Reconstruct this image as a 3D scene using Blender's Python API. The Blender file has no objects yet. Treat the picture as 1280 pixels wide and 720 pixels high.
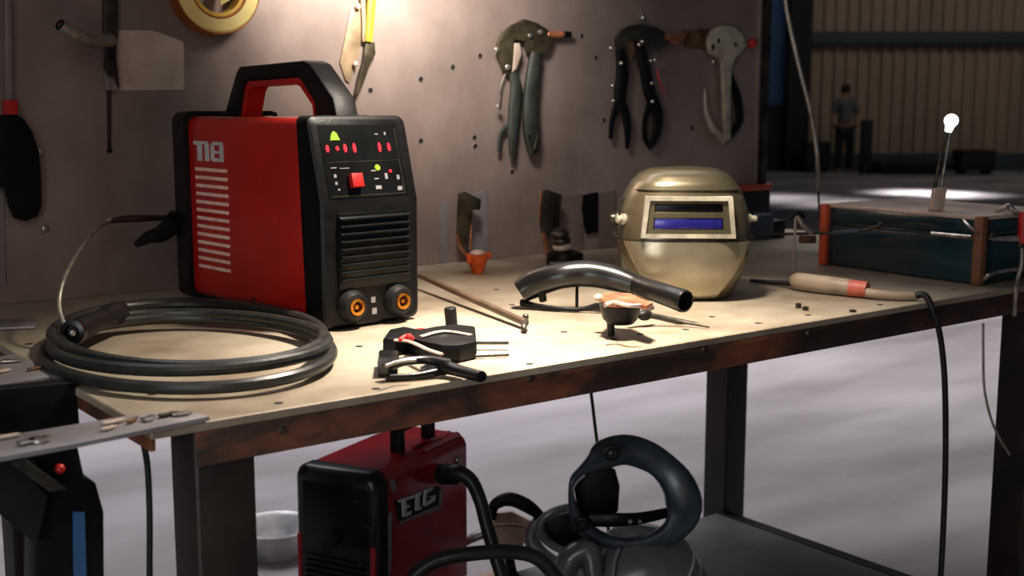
import bpy, bmesh, math, random
from mathutils import Vector, Matrix
random.seed(7)
C = bpy.context.scene.collection
PI = math.pi
# ------------------------------------------------------------------ camera geometry
FPX = 1518.0
TILT = math.atan(229 / FPX)
YAW = math.atan(1172 / (FPX / math.cos(TILT)))
CAMH = 1.23
CAM = Vector((0, 0, CAMH))
Fw = Vector((math.sin(YAW) * math.cos(TILT), math.cos(YAW) * math.cos(TILT), -math.sin(TILT)))
Rt = Vector((math.cos(YAW), -math.sin(YAW), 0))
Up = Rt.cross(Fw)
T = 0.85          # bench top height
BY = 2.42         # face of the tool board

def ray(x, y): return Fw + Rt * ((x - 640) / FPX) + Up * ((360 - y) / FPX)
def at_z(x, y, z=T):
    d = ray(x, y); return CAM + d * ((z - CAMH) / d.z)
def at_y(x, y, Y=BY):
    d = ray(x, y); return CAM + d * (Y / d.y)
def at_x(x, y, X):
    d = ray(x, y); return CAM + d * (X / d.x)
def up(x, base, y, z0=T):
    """point standing above the spot of the surface z0 seen at (x, base), as high as row y"""
    g = at_z(x, base, z0); d = ray(x, y)
    k = math.hypot(g.x, g.y) / math.hypot(d.x, d.y)
    return Vector((g.x, g.y, CAMH + d.z * k))

# ------------------------------------------------------------------ materials
def lin(c): return tuple(((v / 255) / 12.92 if v / 255 <= .04045 else ((v / 255 + .055) / 1.055) ** 2.4) for v in c)
def mat(name, rgb, rough=.5, metal=0.0, rgb2=None, scale=8.0, bump=0.0, rvar=.12, emit=0.0, coat=0.0, detail=6, contrast=(.35, .65), stretch=(1, 1, 1)):
    m = bpy.data.materials.new(name); m.use_nodes = True
    nt = m.node_tree; n = nt.nodes; l = nt.links; b = n['Principled BSDF']
    tc = n.new('ShaderNodeTexCoord'); mp = n.new('ShaderNodeMapping'); mp.inputs['Scale'].default_value = stretch
    l.new(tc.outputs['Object'], mp.inputs['Vector'])
    no = n.new('ShaderNodeTexNoise'); no.inputs['Scale'].default_value = scale; no.inputs['Detail'].default_value = detail
    no.inputs['Roughness'].default_value = .62
    l.new(mp.outputs[0], no.inputs['Vector'])
    cr = n.new('ShaderNodeValToRGB')
    a = lin(rgb); c2 = lin(rgb2) if rgb2 else tuple(v * .72 for v in a)
    cr.color_ramp.elements[0].position = contrast[0]; cr.color_ramp.elements[0].color = (*c2, 1)
    cr.color_ramp.elements[1].position = contrast[1]; cr.color_ramp.elements[1].color = (*a, 1)
    l.new(no.outputs['Fac'], cr.inputs['Fac']); l.new(cr.outputs['Color'], b.inputs['Base Color'])
    mr = n.new('ShaderNodeMapRange'); mr.inputs['To Min'].default_value = max(.03, rough - rvar); mr.inputs['To Max'].default_value = min(1, rough + rvar)
    l.new(no.outputs['Fac'], mr.inputs['Value']); l.new(mr.outputs['Result'], b.inputs['Roughness'])
    b.inputs['Metallic'].default_value = metal
    if coat: b.inputs['Coat Weight'].default_value = coat; b.inputs['Coat Roughness'].default_value = .2
    if bump:
        bp = n.new('ShaderNodeBump'); bp.inputs['Strength'].default_value = bump; bp.inputs['Distance'].default_value = .004
        n2 = n.new('ShaderNodeTexNoise'); n2.inputs['Scale'].default_value = scale * 6; n2.inputs['Detail'].default_value = 4
        l.new(mp.outputs[0], n2.inputs['Vector']); l.new(n2.outputs['Fac'], bp.inputs['Height']); l.new(bp.outputs['Normal'], b.inputs['Normal'])
    if emit:
        b.inputs['Emission Color'].default_value = (*a, 1); b.inputs['Emission Strength'].default_value = emit
    return m

M = {}
M['top'] = mat('bench_steel', (172, 161, 142), .46, .2, (114, 99, 80), 3.2, .15, contrast=(.3, .62))
M['topwarm'] = M['top']
M['frame'] = mat('rusty_dark_steel', (44, 32, 26), .55, .3, (18, 14, 12), 6, .3)
M['apron'] = mat('rusty_apron', (134, 76, 44), .6, .2, (44, 31, 25), 5, .4, contrast=(.42, .72), stretch=(1, 1, 2.5))
M['board'] = mat('tool_board_steel', (176, 158, 150), .40, .4, (112, 97, 91), 1.9, .08, contrast=(.3, .68), stretch=(1, 1, .8))
M['boardedge'] = mat('board_edge_steel', (170, 160, 150), .35, .6, None, 9)
M['rod'] = mat('browned_rod_steel', (104, 84, 64), .45, .3, (66, 52, 40), 20)
M['pipe'] = mat('brushed_pipe_steel', (160, 154, 142), .32, .4, (104, 98, 88), 18)
M['chin'] = mat('pale_khaki_metal', (178, 168, 142), .26, .6, (134, 124, 100), 4, coat=.2)
M['snip'] = mat('tan_steel', (168, 146, 116), .5, .3, (118, 98, 74), 14)
M['hole'] = mat('hole_black', (8, 7, 7), .9)
M['steel'] = mat('bright_steel', (205, 200, 190), .28, .85, (130, 125, 118), 25)
M['dsteel'] = mat('dark_steel', (84, 80, 72), .38, .7, (46, 42, 36), 22, .1)
M['olive'] = mat('olive_tool_steel', (96, 88, 68), .42, .6, (50, 45, 34), 22, .1)
M['blackrub'] = mat('black_rubber', (24, 23, 22), .5, 0, (15, 14, 14), 30, .1)
M['greengrip'] = mat('dark_green_grip', (52, 58, 52), .5, 0, (30, 33, 30), 16, .1)
M['black'] = mat('black_plastic', (13, 13, 14), .42, 0, (8, 8, 9), 30, .08)
M['gloss'] = mat('gloss_black_plastic', (18, 17, 17), .3, 0, (11, 11, 11), 10, 0, .08, coat=.15)
M['panel'] = mat('panel_black', (12, 13, 14), .3, 0, (8, 9, 9), 12)
M['red'] = mat('red_paint', (196, 26, 20), .36, .05, (168, 18, 15), 5, .04, coat=.2)
M['redhandle'] = mat('red_plastic', (190, 26, 22), .45, 0, None, 12)
M['dred'] = mat('dark_red_paint', (172, 14, 22), .28, .1, (140, 10, 16), 5, .04, coat=.4)
M['whiteprint'] = mat('pale_print', (255, 220, 208), .6, 0, (240, 180, 168), 40)
M['white'] = mat('white_print', (215, 215, 215), .6, 0, None, 30)
M['brass'] = mat('brass', (226, 150, 52), .3, .8, (150, 88, 26), 30)
M['copper'] = mat('copper', (206, 138, 104), .35, .55, (134, 74, 50), 40)
M['rust'] = mat('rusty_strip', (126, 92, 60), .6, .4, (80, 52, 34), 30)
M['ledred'] = mat('red_led', (235, 14, 40), .5, 0, None, 10, emit=.8)
M['ledgreen'] = mat('green_mark', (130, 165, 30), .5, 0, None, 10, emit=.2)
M['cable'] = mat('black_cable', (46, 46, 44), .36, 0, (33, 33, 31), 30, .08)
M['greycable'] = mat('grey_wire', (178, 170, 158), .4, .5, (120, 112, 104), 30)
M['khaki'] = mat('khaki_metal_paint', (130, 121, 96), .30, .6, (86, 78, 60), 4, 0, coat=.2, contrast=(.2, .8))
M['silverframe'] = mat('satin_silver', (212, 204, 182), .35, .2, (150, 144, 126), 20)
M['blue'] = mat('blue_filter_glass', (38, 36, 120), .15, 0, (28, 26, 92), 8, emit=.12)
M['orange'] = mat('orange_plastic', (228, 98, 30), .45, 0, (176, 66, 20), 30)
M['orangered'] = mat('orange_red_paint', (206, 84, 50), .5, 0, (160, 58, 34), 20)
M['teal'] = mat('teal_plastic', (16, 56, 66), .2, .1, (8, 28, 36), 3, .05, coat=.5)
M['navy'] = mat('dark_navy_plastic', (18, 24, 32), .35, 0, None, 12)
M['bluegrey'] = mat('blue_grey_plastic', (78, 96, 116), .4, 0, (44, 56, 74), 12)
M['brown'] = mat('brown_leather', (128, 84, 54), .6, 0, (96, 60, 36), 20)
M['tan'] = mat('tan_plastic', (158, 140, 118), .5, 0, (128, 110, 92), 18)
M['salmon'] = mat('salmon_red_plastic', (188, 92, 72), .5, 0, (150, 66, 52), 20)
M['yellow'] = mat('yellow_tape', (240, 200, 90), .5, 0, (214, 160, 52), 14)
M['yellowplastic'] = mat('yellow_plastic', (240, 205, 50), .4, 0, (214, 170, 30), 14)
M['paletape'] = mat('pale_tape_face', (242, 226, 150), .6, 0, (228, 206, 128), 18)
M['amber'] = mat('amber_tape_edge', (176, 96, 26), .5, 0, (120, 56, 14), 18)
M['plate'] = mat('pale_scuffed_steel', (216, 198, 180), .45, .15, (170, 148, 136), 7)
M['greyplate'] = mat('grey_plate', (150, 146, 148), .45, .4, (120, 116, 118), 7)
M['redrag'] = mat('red_cord', (205, 40, 34), .6, 0, (160, 20, 20), 30)
M['glow'] = mat('glowing_white', (255, 255, 255), .5, 0, None, 10, emit=3.0)
M['shell'] = mat('graphite_shell', (122, 124, 128), .32, .3, (92, 94, 98), 6, 0, coat=.3)
M['band'] = mat('blue_black_padding', (62, 74, 84), .32, .1, (34, 42, 50), 9, .2)
M['bowl'] = mat('zinc_bowl', (216, 214, 216), .35, .3, (150, 148, 152), 6)
M['skin'] = mat('skin', (150, 105, 82), .6)
M['shirt'] = mat('grey_shirt', (92, 92, 88), .9, 0, (70, 70, 66), 6)
M['trousers'] = mat('dark_trousers', (20, 20, 24), .9)
M['hair'] = mat('dark_hair', (20, 17, 15), .8)
M['bluewall'] = mat('blue_steel_panel', (40, 84, 128), .7, 0, (30, 66, 104), .6)
M['beam'] = mat('blue_grey_beam', (46, 60, 68), .7, 0, (34, 44, 50), 1)
M['darkwall'] = mat('black_steel', (14, 15, 17), .8)
M['shelf'] = mat('grey_shelf_steel', (118, 116, 116), .42, .4, (88, 86, 86), 3.5, .1)
M['beige'] = mat('beige_lining', (176, 152, 132), .7, 0, (150, 120, 100), 14)
M['glass'] = mat('window_glass', (120, 140, 145), .1, 0)

def floor_material():
    m = bpy.data.materials.new('polished_concrete'); m.use_nodes = True
    nt = m.node_tree; n = nt.nodes; l = nt.links; b = n['Principled BSDF']
    tc = n.new('ShaderNodeTexCoord')
    a = n.new('ShaderNodeTexNoise'); a.inputs['Scale'].default_value = .55; a.inputs['Detail'].default_value = 7
    mp = n.new('ShaderNodeMapping'); mp.inputs['Rotation'].default_value = (0, 0, YAW); mp.inputs['Scale'].default_value = (1, 3.2, 1)  # stretched noise puts streaks of floor reflection into the colour too
    l.new(tc.outputs['Object'], mp.inputs['Vector']); l.new(mp.outputs[0], a.inputs['Vector'])
    cr = n.new('ShaderNodeValToRGB')
    cr.color_ramp.elements[0].position = .3; cr.color_ramp.elements[0].color = (*lin((128, 122, 124)), 1)
    cr.color_ramp.elements[1].position = .72; cr.color_ramp.elements[1].color = (*lin((166, 160, 164)), 1)
    l.new(a.outputs['Fac'], cr.inputs['Fac']); l.new(cr.outputs['Color'], b.inputs['Base Color'])
    mr = n.new('ShaderNodeMapRange'); mr.inputs['From Min'].default_value = .3; mr.inputs['From Max'].default_value = .7
    mr.inputs['To Min'].default_value = .18; mr.inputs['To Max'].default_value = .5
    l.new(a.outputs['Fac'], mr.inputs['Value']); l.new(mr.outputs['Result'], b.inputs['Roughness'])
    f = n.new('ShaderNodeTexNoise'); f.inputs['Scale'].default_value = 14; f.inputs['Detail'].default_value = 5
    l.new(tc.outputs['Object'], f.inputs['Vector'])
    bp = n.new('ShaderNodeBump'); bp.inputs['Strength'].default_value = .12; bp.inputs['Distance'].default_value = .01
    l.new(f.outputs['Fac'], bp.inputs['Height']); l.new(bp.outputs['Normal'], b.inputs['Normal'])
    return m
M['floor'] = floor_material()
M['corr'] = mat('beige_corrugated_steel', (150, 132, 112), .7, .1, (118, 104, 90), .5, stretch=(1, 1, .3))

for k_, v_ in (('black', .2), ('blackrub', .25), ('panel', .25), ('cable', .4), ('gloss', .4)):
    M[k_].node_tree.nodes['Principled BSDF'].inputs['Specular IOR Level'].default_value = v_
# ------------------------------------------------------------------ mesh helpers (all in world space)
def NB(): return bmesh.new()
ORG = {}
def finish(bm, name, m, parent=None, origin=None, smooth=35, mats=None):
    o0 = ORG[parent.name] if parent else (Vector(origin) if origin is not None else Vector((0, 0, 0)))
    bmesh.ops.remove_doubles(bm, verts=bm.verts, dist=1e-6)
    bmesh.ops.recalc_face_normals(bm, faces=bm.faces)
    bmesh.ops.translate(bm, verts=bm.verts, vec=-o0)
    me = bpy.data.meshes.new(name); bm.to_mesh(me); bm.free()
    for mm in (mats or [m]): me.materials.append(mm)
    if smooth:
        for p in me.polygons: p.use_smooth = True
        try: me.set_sharp_from_angle(angle=math.radians(smooth))
        except Exception: pass
    o = bpy.data.objects.new(name, me); C.objects.link(o)
    if parent: o.parent = parent
    else: o.location = o0
    ORG[o.name] = o0
    return o
def finish_each(bm, name, m, parent, **k):
    """every loose piece of bm becomes a mesh object of its own"""
    left = set(bm.verts)
    while left:
        st_ = [left.pop()]; isl = set(st_)
        while st_:
            v = st_.pop()
            for e in v.link_edges:
                w_ = e.other_vert(v)
                if w_ in left: left.discard(w_); isl.add(w_); st_.append(w_)
        nb = bmesh.new(); vm = {v: nb.verts.new(v.co) for v in isl}
        done = set()
        for v in isl:
            for f in v.link_faces:
                if f not in done: done.add(f); nb.faces.new([vm[q] for q in f.verts])
        finish(nb, name, m, parent, **k)
    bm.free()
def tag(o, label, cat, group=None, kind=None):
    o['label'] = label; o['category'] = cat
    if group: o['group'] = group
    if kind: o['kind'] = kind
    return o
def thing(name, loc, label, cat, group=None):
    o = bpy.data.objects.new(name, None); C.objects.link(o); o.location = loc; o.empty_display_size = .05
    ORG[o.name] = Vector(loc)
    return tag(o, label, cat, group)
def one(bm, name, m, origin, label, cat, group=None, **k):
    return tag(finish(bm, name, m, None, origin, **k), label, cat, group)
def struct(bm, name, m, **k):
    o = finish(bm, name, m, **k); o['kind'] = 'structure'; return o

def box(bm, c, s, mt=None, bev=0, seg=2, mi=0):
    t = bmesh.new(); bmesh.ops.create_cube(t, size=1)
    bmesh.ops.scale(t, vec=Vector(s), verts=t.verts)
    if bev: bmesh.ops.bevel(t, geom=t.edges[:], offset=min(bev, min(s) * .45), segments=seg, profile=.5, affect='EDGES')
    bmesh.ops.translate(t, verts=t.verts, vec=Vector(c))
    if mt: bmesh.ops.transform(t, matrix=mt, verts=t.verts)
    join(bm, t, mi)
def join(bm, t, mi=0):
    vm = {}
    for v in t.verts: vm[v] = bm.verts.new(v.co)
    for f in t.faces:
        try:
            g = bm.faces.new([vm[v] for v in f.verts]); g.material_index = mi
        except ValueError: pass
    t.free()
def basis(d):
    d = Vector(d).normalized(); a = Vector((0, 0, 1)) if abs(d.z) < .9 else Vector((1, 0, 0))
    u = d.cross(a).normalized(); v = d.cross(u).normalized()
    return u, v
def loft(bm, rings, cap=True, mi=0, close=True):
    rs = [[bm.verts.new(p) for p in r] for r in rings]
    n = len(rs[0])
    for a, b in zip(rs, rs[1:]):
        for i in range(n if close else n - 1):
            try: f = bm.faces.new((a[i], a[(i + 1) % n], b[(i + 1) % n], b[i])); f.material_index = mi
            except ValueError: pass
    if cap:
        for r in (rs[0], rs[-1]):
            try: f = bm.faces.new(r); f.material_index = mi
            except ValueError: pass
def cyl(bm, p0, p1, r0, r1=None, seg=20, cap=True, mi=0, flat=1.0, bev=0):
    p0 = Vector(p0); p1 = Vector(p1); r1 = r0 if r1 is None else r1
    u, v = basis(p1 - p0)
    prof = [(0, r0), (1, r1)]
    L = (p1 - p0).length
    if bev and L > 0:
        k = min(.45, bev / L)
        prof = [(0, max(r0 - bev, r0 * .3)), (k, r0), (1 - k, r1), (1, max(r1 - bev, r1 * .3))]
    loft(bm, [[p0.lerp(p1, t) + (u * math.cos(2 * PI * i / seg) + v * math.sin(2 * PI * i / seg) * flat) * r for i in range(seg)] for t, r in prof], cap, mi)
def smoothpts(pts, k=6):
    P = [Vector(p) for p in pts]; out = []
    for i in range(len(P) - 1):
        a = P[max(i - 1, 0)]; b = P[i]; c = P[i + 1]; d = P[min(i + 2, len(P) - 1)]
        for j in range(k):
            t = j / k; out.append(.5 * ((2 * b) + (c - a) * t + (2 * a - 5 * b + 4 * c - d) * t * t + (3 * b - a - 3 * c + d) * t ** 3))
    out.append(P[-1]); return out
def tube(bm, pts, r, seg=10, k=6, mi=0, flat=None, flatdir=None):
    """swept tube; r is one radius or one per point; flat scales the radius along flatdir"""
    n = len(pts)
    rad = [r] * n if not isinstance(r, (list, tuple)) else list(r)
    if k > 1:
        P = smoothpts(pts, k)
        R = [rad[min(i // k, n - 1)] + ((rad[min(i // k + 1, n - 1)] - rad[min(i // k, n - 1)]) * ((i % k) / k)) for i in range(len(P))]
    else: P = [Vector(p) for p in pts]; R = rad
    rings = []; u = None
    for i, p in enumerate(P):
        d = (P[min(i + 1, len(P) - 1)] - P[max(i - 1, 0)]).normalized()
        if u is None: u, v = basis(d)
        else:
            u = (u - d * u.dot(d)).normalized(); v = d.cross(u).normalized()
        ring = []
        for j in range(seg):
            a = 2 * PI * j / seg; w = (u * math.cos(a) + v * math.sin(a)) * R[i]
            if flat is not None:
                fd = Vector(flatdir).normalized(); w = w - fd * w.dot(fd) * (1 - flat)
            ring.append(p + w)
        rings.append(ring)
    loft(bm, rings, True, mi)
def prism(bm, pts, vec, mi=0, bev=0):
    t = bmesh.new(); vec = Vector(vec)
    a = [t.verts.new(p) for p in pts]; b = [t.verts.new(Vector(p) + vec) for p in pts]; n = len(a)
    fa = t.faces.new(a); fb = t.faces.new(list(reversed(b)))
    for i in range(n): t.faces.new((a[i], b[i], b[(i + 1) % n], a[(i + 1) % n]))
    bmesh.ops.recalc_face_normals(t, faces=t.faces)
    if bev: bmesh.ops.bevel(t, geom=list(fa.edges) + list(fb.edges), offset=bev, segments=2, profile=.5, affect='EDGES')
    bmesh.ops.triangulate(t, faces=[f for f in t.faces if len(f.verts) > 4])
    join(bm, t, mi)
def ball(bm, c, r, s=(1, 1, 1), mi=0, seg=16, mt=None):
    t = bmesh.new(); bmesh.ops.create_uvsphere(t, u_segments=seg, v_segments=max(8, seg // 2), radius=r)
    bmesh.ops.scale(t, vec=Vector(s), verts=t.verts)
    if mt: bmesh.ops.transform(t, matrix=mt, verts=t.verts)
    bmesh.ops.translate(t, verts=t.verts, vec=Vector(c)); join(bm, t, mi)
def lathe(bm, prof, c=(0, 0, 0), axis=(0, 0, 1), seg=32, mi=0, cap=False):
    ax = Vector(axis).normalized(); u, v = basis(ax); c = Vector(c)
    loft(bm, [[c + ax * h + (u * math.cos(2 * PI * i / seg) + v * math.sin(2 * PI * i / seg)) * max(r, 1e-5) for i in range(seg)] for r, h in prof], cap, mi)
def ring(bm, c, R, r, axis=(0, 0, 1), seg=32, s2=10, mi=0, flat=1):
    ax = Vector(axis).normalized(); u, v = basis(ax); c = Vector(c); rs = []
    for i in range(seg + 1):
        a = 2 * PI * i / seg; w = u * math.cos(a) + v * math.sin(a)
        rs.append([c + w * (R + r * math.cos(2 * PI * j / s2)) + ax * r * flat * math.sin(2 * PI * j / s2) for j in range(s2)])
    loft(bm, rs, False, mi)
def frame_m(o, x, y, z):
    m = Matrix.Identity(4)
    for i, a in enumerate((x, y, z)): m.col[i][:3] = Vector(a)[:]
    m.col[3][:3] = Vector(o)[:]; return m
def rotz(loc, a): return Matrix.Translation(Vector(loc)) @ Matrix.Rotation(a, 4, 'Z')

# ================================================================== SETTING
b = NB()
for (x0, y0, x1, y1) in [(-6, -6, 40, 34)]:
    vs = [b.verts.new(p) for p in ((x0, y0, 0), (x1, y0, 0), (x1, y1, 0), (x0, y1, 0))]; b.faces.new(vs)
struct(b, 'floor', M['floor'], smooth=0)

WD = 23.0
def far(s, d, z): # a point on the far side of the hall: s metres to the right, d metres ahead
    return Vector((math.sin(YAW), math.cos(YAW), 0)) * d + Rt * s + Vector((0, 0, z))
b = NB()
N = 150; s0 = 5.45; s1 = 14.0
prev = None
pit = .22
s = s0; pts = []
while s < s1:
    pts += [(s, 0), (s + .09, 0), (s + .12, -.06), (s + .19, -.06)]; s += pit
va = [b.verts.new(far(a, WD + c, 0.0)) for a, c in pts]; vb = [b.verts.new(far(a, WD + c, 6)) for a, c in pts]
for i in range(len(pts) - 1): b.faces.new((va[i], va[i + 1], vb[i + 1], vb[i]))
struct(b, 'wall_back', M['corr'], smooth=0)
def fbox(bm, s0, s1, d0, d1, z0, z1, bev=0):
    mt = frame_m((0, 0, 0), Rt, (math.sin(YAW), math.cos(YAW), 0), (0, 0, 1))
    box(bm, ((s0 + s1) / 2, (d0 + d1) / 2, (z0 + z1) / 2), (s1 - s0, d1 - d0, z1 - z0), mt, bev)
b = NB(); fbox(b, -9, 5.1, WD - .02, WD + .2, 1.22, 6); struct(b, 'wall_left', M['bluewall'])
b = NB(); fbox(b, -9, 5.1, WD - .05, WD + .2, 0, 1.22); struct(b, 'trim_1', M['darkwall'])
b = NB(); fbox(b, 5.1, 5.5, WD - .3, WD + .2, 0, 6); struct(b, 'trim_2', M['darkwall'])
b = NB(); fbox(b, 5.5, 14, WD - .28, WD - .1, 2.36, 2.56); struct(b, 'trim_3', M['beam'])
b = NB(); fbox(b, 5.5, 14, WD - .14, WD - .08, 0.0, .33); struct(b, 'baseboard_back', M['beam'])
b = NB(); fbox(b, -9, 14, WD - .5, WD + .2, 6, 6.3); struct(b, 'trim_4', M['darkwall'])

# ================================================================== WORKBENCH
X0, X1, Y0, Y1 = .506, 2.95, 1.365, 2.46
bench = thing('workbench', (1.5, 1.9, 0), 'long steel workbench with worn beige top and rusty dark frame', 'workbench')
b = NB()
box(b, ((X0 + X1) / 2, (Y0 + Y1) / 2, T - .006), (X1 - X0, Y1 - Y0, .012), bev=.0015, seg=1)
for (px, py) in [(190, 493), (288, 490), (463, 362), (449, 433), (348, 504), (470, 486), (662, 455), (555, 478), (768, 424), (800, 418), (857, 412), (703, 450), (890, 396), (948, 404), (1010, 394), (1100, 381), (1065, 352), (100, 432), (36, 430), (620, 362), (1192, 362), (770, 440), (1140, 372), (1128, 380), (705, 415), (640, 381)]:
    c = at_z(px, py)
    if Y0 + .02 < c.y < Y1: cyl(b, c + Vector((0, 0, -.001)), c + Vector((0, 0, .0004)), .0062, seg=14, mi=1)
finish(b, 'tabletop', None, bench, mats=[M['top'], M['hole']])
def rail(p0, p1, h, t, name='apron', m='apron'):
    bb = NB(); x0, y0 = p0; x1, y1 = p1
    box(bb, ((x0 + x1) / 2, (y0 + y1) / 2, T - .012 - h / 2), (max(abs(x1 - x0), t), max(abs(y1 - y0), t), h), bev=.002)
    return finish(bb, name, M[m], bench)
rail((X0 + .058, Y0 + .007), (X1 - .01, Y0 + .007), .045, .008)
rail((X0 + .012, Y1 - .01), (X1 - .01, Y1 - .01), .045, .008)
rail((X0 + .006, Y0 + .012), (X0 + .006, Y1 - .02), .018, .008)
rail((X1 - .006, Y0 + .012), (X1 - .006, Y1 - .02), .045, .008)
LEGX = (X0 + .098, 2.488)
for lx0 in LEGX:
    for ly in (Y0 + .053, 2.27):
        bb = NB(); lx = lx0 + (.04 if lx0 > 1 and ly < 2 else 0)
        h0 = 0.012; h1 = T - .013; w = .04; q = .006
        if lx > 1 or ly > 2:       # angle iron seen into its hollow
            box(bb, (lx - w + q / 2, ly, (h0 + h1) / 2), (q, 2 * w, h1 - h0), bev=.001)
            box(bb, (lx, ly - w + q / 2, (h0 + h1) / 2), (2 * w, q, h1 - h0), bev=.001)
            box(bb, (lx - w + .004, ly - w + .004, (h0 + h1) / 2), (.012, .012, h1 - h0), bev=.003)
        else:
            box(bb, (lx, ly, (h0 + h1) / 2), (2 * w, 2 * w, h1 - h0), bev=.005, seg=3)
        lg = finish(bb, 'leg', M['frame'], bench)
        bb = NB(); box(bb, (lx, ly, .006), (.11, .11, .012), bev=.002); finish(bb, 'foot_plate', M['frame'], lg)
SH = .1
for (a, c) in [((LEGX[1] - .03, Y0 + .1), (LEGX[1] - .03, 2.23)), ((LEGX[0], Y0 + .1), (LEGX[0], 2.23))]:
    bb = NB(); box(bb, (a[0], (a[1] + c[1]) / 2, SH - .022), (.006, c[1] - a[1], .04), bev=.001)
    box(bb, (a[0], (a[1] + c[1]) / 2, SH - .001), (.035, c[1] - a[1], .004), bev=.001)
    finish(bb, 'lower_rail', M['frame'], bench)
for yy in (Y0 + .03, 2.245):
    bb = NB(); box(bb, ((LEGX[0] + LEGX[1]) / 2, yy, SH - .022), (LEGX[1] - LEGX[0] - .08, .006, .036), bev=.001); finish(bb, 'lower_rail', M['frame'], bench)
bb = NB(); box(bb, (1.53, (Y0 + 2.24) / 2 + .02, SH + .003), (1.79, 2.235 - Y0 - .04, .004)); finish(bb, 'shelf', M['shelf'], bench)
bb = NB()
for (px, py) in [(352, 522), (663, 457), (880, 420), (1010, 400)]:
    c = at_y(px, py + 16, Y0 + .003); cyl(bb, c, c + Vector((0, -.004, 0)), .006, .004, 10)
finish_each(bb, 'bolt', M['dsteel'], bench)

# ================================================================== TOOL BOARD
tb = thing('tool_board', (1.7, BY, T), 'upright steel tool board with small holes behind the workbench', 'tool board')
b = NB(); BX0, BX1, BZ1 = .25, 2.762, 2.0
box(b, ((BX0 + BX1) / 2, BY + .006, (T + BZ1) / 2 + .001), (BX1 - BX0, .012, BZ1 - T), bev=0)
for (px, py) in [(526, 99), (463, 113), (526, 176), (593, 172), (594, 183), (137, 188), (640, 215), (600, 70), (865, 160), (755, 150), (727, 45), (566, 84), (745, 72), (624, 183)]:
    c = at_y(px, py); cyl(b, c + Vector((0, .002, 0)), c + Vector((0, -.0006, 0)), .0062, seg=14, mi=1)
    ring(b, c + Vector((0, -.0004, 0)), .0068, .0009, (0, 1, 0), 16, 6, mi=2)
finish(b, 'panel', None, tb, mats=[M['board'], M['hole'], M['boardedge']])
b = NB(); box(b, (BX1 - .018, BY - .004, (T + BZ1) / 2), (.006, .01, BZ1 - T - .004), bev=.001); finish(b, 'edge_highlight', M['boardedge'], tb)  # pale strip stands in for the highlight along the board's right edge
b = NB(); box(b, (BX1 + .012, BY + .01, (T + BZ1) / 2 + .002), (.022, .05, BZ1 - T - .002), bev=.002); finish(b, 'side_channel', M['dsteel'], tb)
b = NB()
for (px, py) in [(56, 286), (50, 190), (22, 146)]:
    c = at_y(px, py); ball(b, c + Vector((0, -.002, 0)), .008, (1, .5, 1))
finish_each(b, 'screw', M['steel'], tb)
# pale scuffed plate, thin steel strips fixed to the board
def bpoly(pts, Y=BY): return [at_y(px, py, Y) for px, py in pts]
b = NB(); prism(b, bpoly([(143, 38), (190, 38), (229, 52), (230, 112), (145, 113)]), (0, -.0015, 0))
one(b, 'steel_patch', M['plate'], at_y(187, 113), 'pale scuffed steel sheet fixed flat on the tool board beside the bent pipe', 'metal sheet')

# ================================================================== TOOLS ON THE BOARD
def ontube(bm, pts, r, Y=BY - .02, flat=.6, **k): tube(bm, [at_y(px, py, Y) for px, py in pts], r, flat=flat, flatdir=(0, 1, 0), **k)
def bolts(parent, pts, Y, r=.006, m='steel', name='rivet'):
    for (px, py) in pts:
        bb = NB(); c = at_y(px, py, Y); lathe(bb, [(0, -.004), (r * .6, -.0035), (r, -.001), (r, .004), (0, .004)], c, (0, 1, 0), 14)
        finish(bb, name, M[m], parent)
PXM = 2.42 / ray(700, 100).y / FPX      # metres for one pixel at the board (roughly)

# bent pipe handle
t = thing('pipe_bracket', at_y(137, 110), 'bent steel pipe handle on a dark vertical strip high on the tool board', 'bracket')
b = NB(); tube(b, [at_y(75, 31, 2.33), at_y(95, 44, 2.34), at_y(115, 52, 2.36), at_y(138, 50, 2.395)], [.0115, .0125, .013, .014], seg=16, k=8)
finish(b, 'pipe', M['pipe'], t)
b = NB(); ring(b, at_y(75, 31, 2.33), .008, .003, at_y(95, 44, 2.34) - at_y(75, 31, 2.33), 18, 8); finish(b, 'end_cap', M['black'], t)
b = NB(); prism(b, bpoly([(127, -30), (144, -30), (144, 45), (142, 70), (146, 108), (140, 112), (134, 92), (128, 84), (131, 62), (127, 50)]), (0, -.016, 0), bev=.002)
finish(b, 'strip', M['dsteel'], t)
b = NB(); prism(b, bpoly([(129, 95), (134, 94), (142, 100), (147, 113), (133, 112)], BY - .017), (0, -.005, 0), bev=.001); finish(b, 'clip', M['steel'], t)
b = NB(); prism(b, bpoly([(133, 113), (138, 113), (138, 186), (134, 186)]), (0, -.004, 0)); finish(b, 'rod', M['dsteel'], t)

# tape roll
tc_ = at_y(273, -15, BY - .045)
t = thing('tape_roll', tc_ + Vector((0, 0, -.09)), 'roll of yellow tape hung at the top of the tool board', 'tape roll')
b = NB(); lathe(b, [(.056, 0), (.092, 0), (.093, .004), (.093, .04), (.056, .04), (.056, 0)], tc_, (0, 1, 0), 48); finish(b, 'tape', M['amber'], t)
b = NB(); lathe(b, [(.062, -.004), (.085, -.004), (.0915, .002), (.0915, .006), (.062, .006), (.062, -.004)], tc_, (0, 1, 0), 48); finish(b, 'face', M['paletape'], t)
b = NB(); lathe(b, [(.05, -.001), (.057, -.001), (.057, .038), (.05, .038), (.05, -.001)], tc_, (0, 1, 0), 40)
finish(b, 'core', M['yellow'], t)
b = NB(); prism(b, [tc_ + Vector((.004, .004, -.035)), tc_ + Vector((.03, .004, -.02)), tc_ + Vector((.04, .004, .03)), tc_ + Vector((.012, .004, .02))], (0, .004, 0)); finish(b, 'loose_end', M['paletape'], t)
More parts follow.
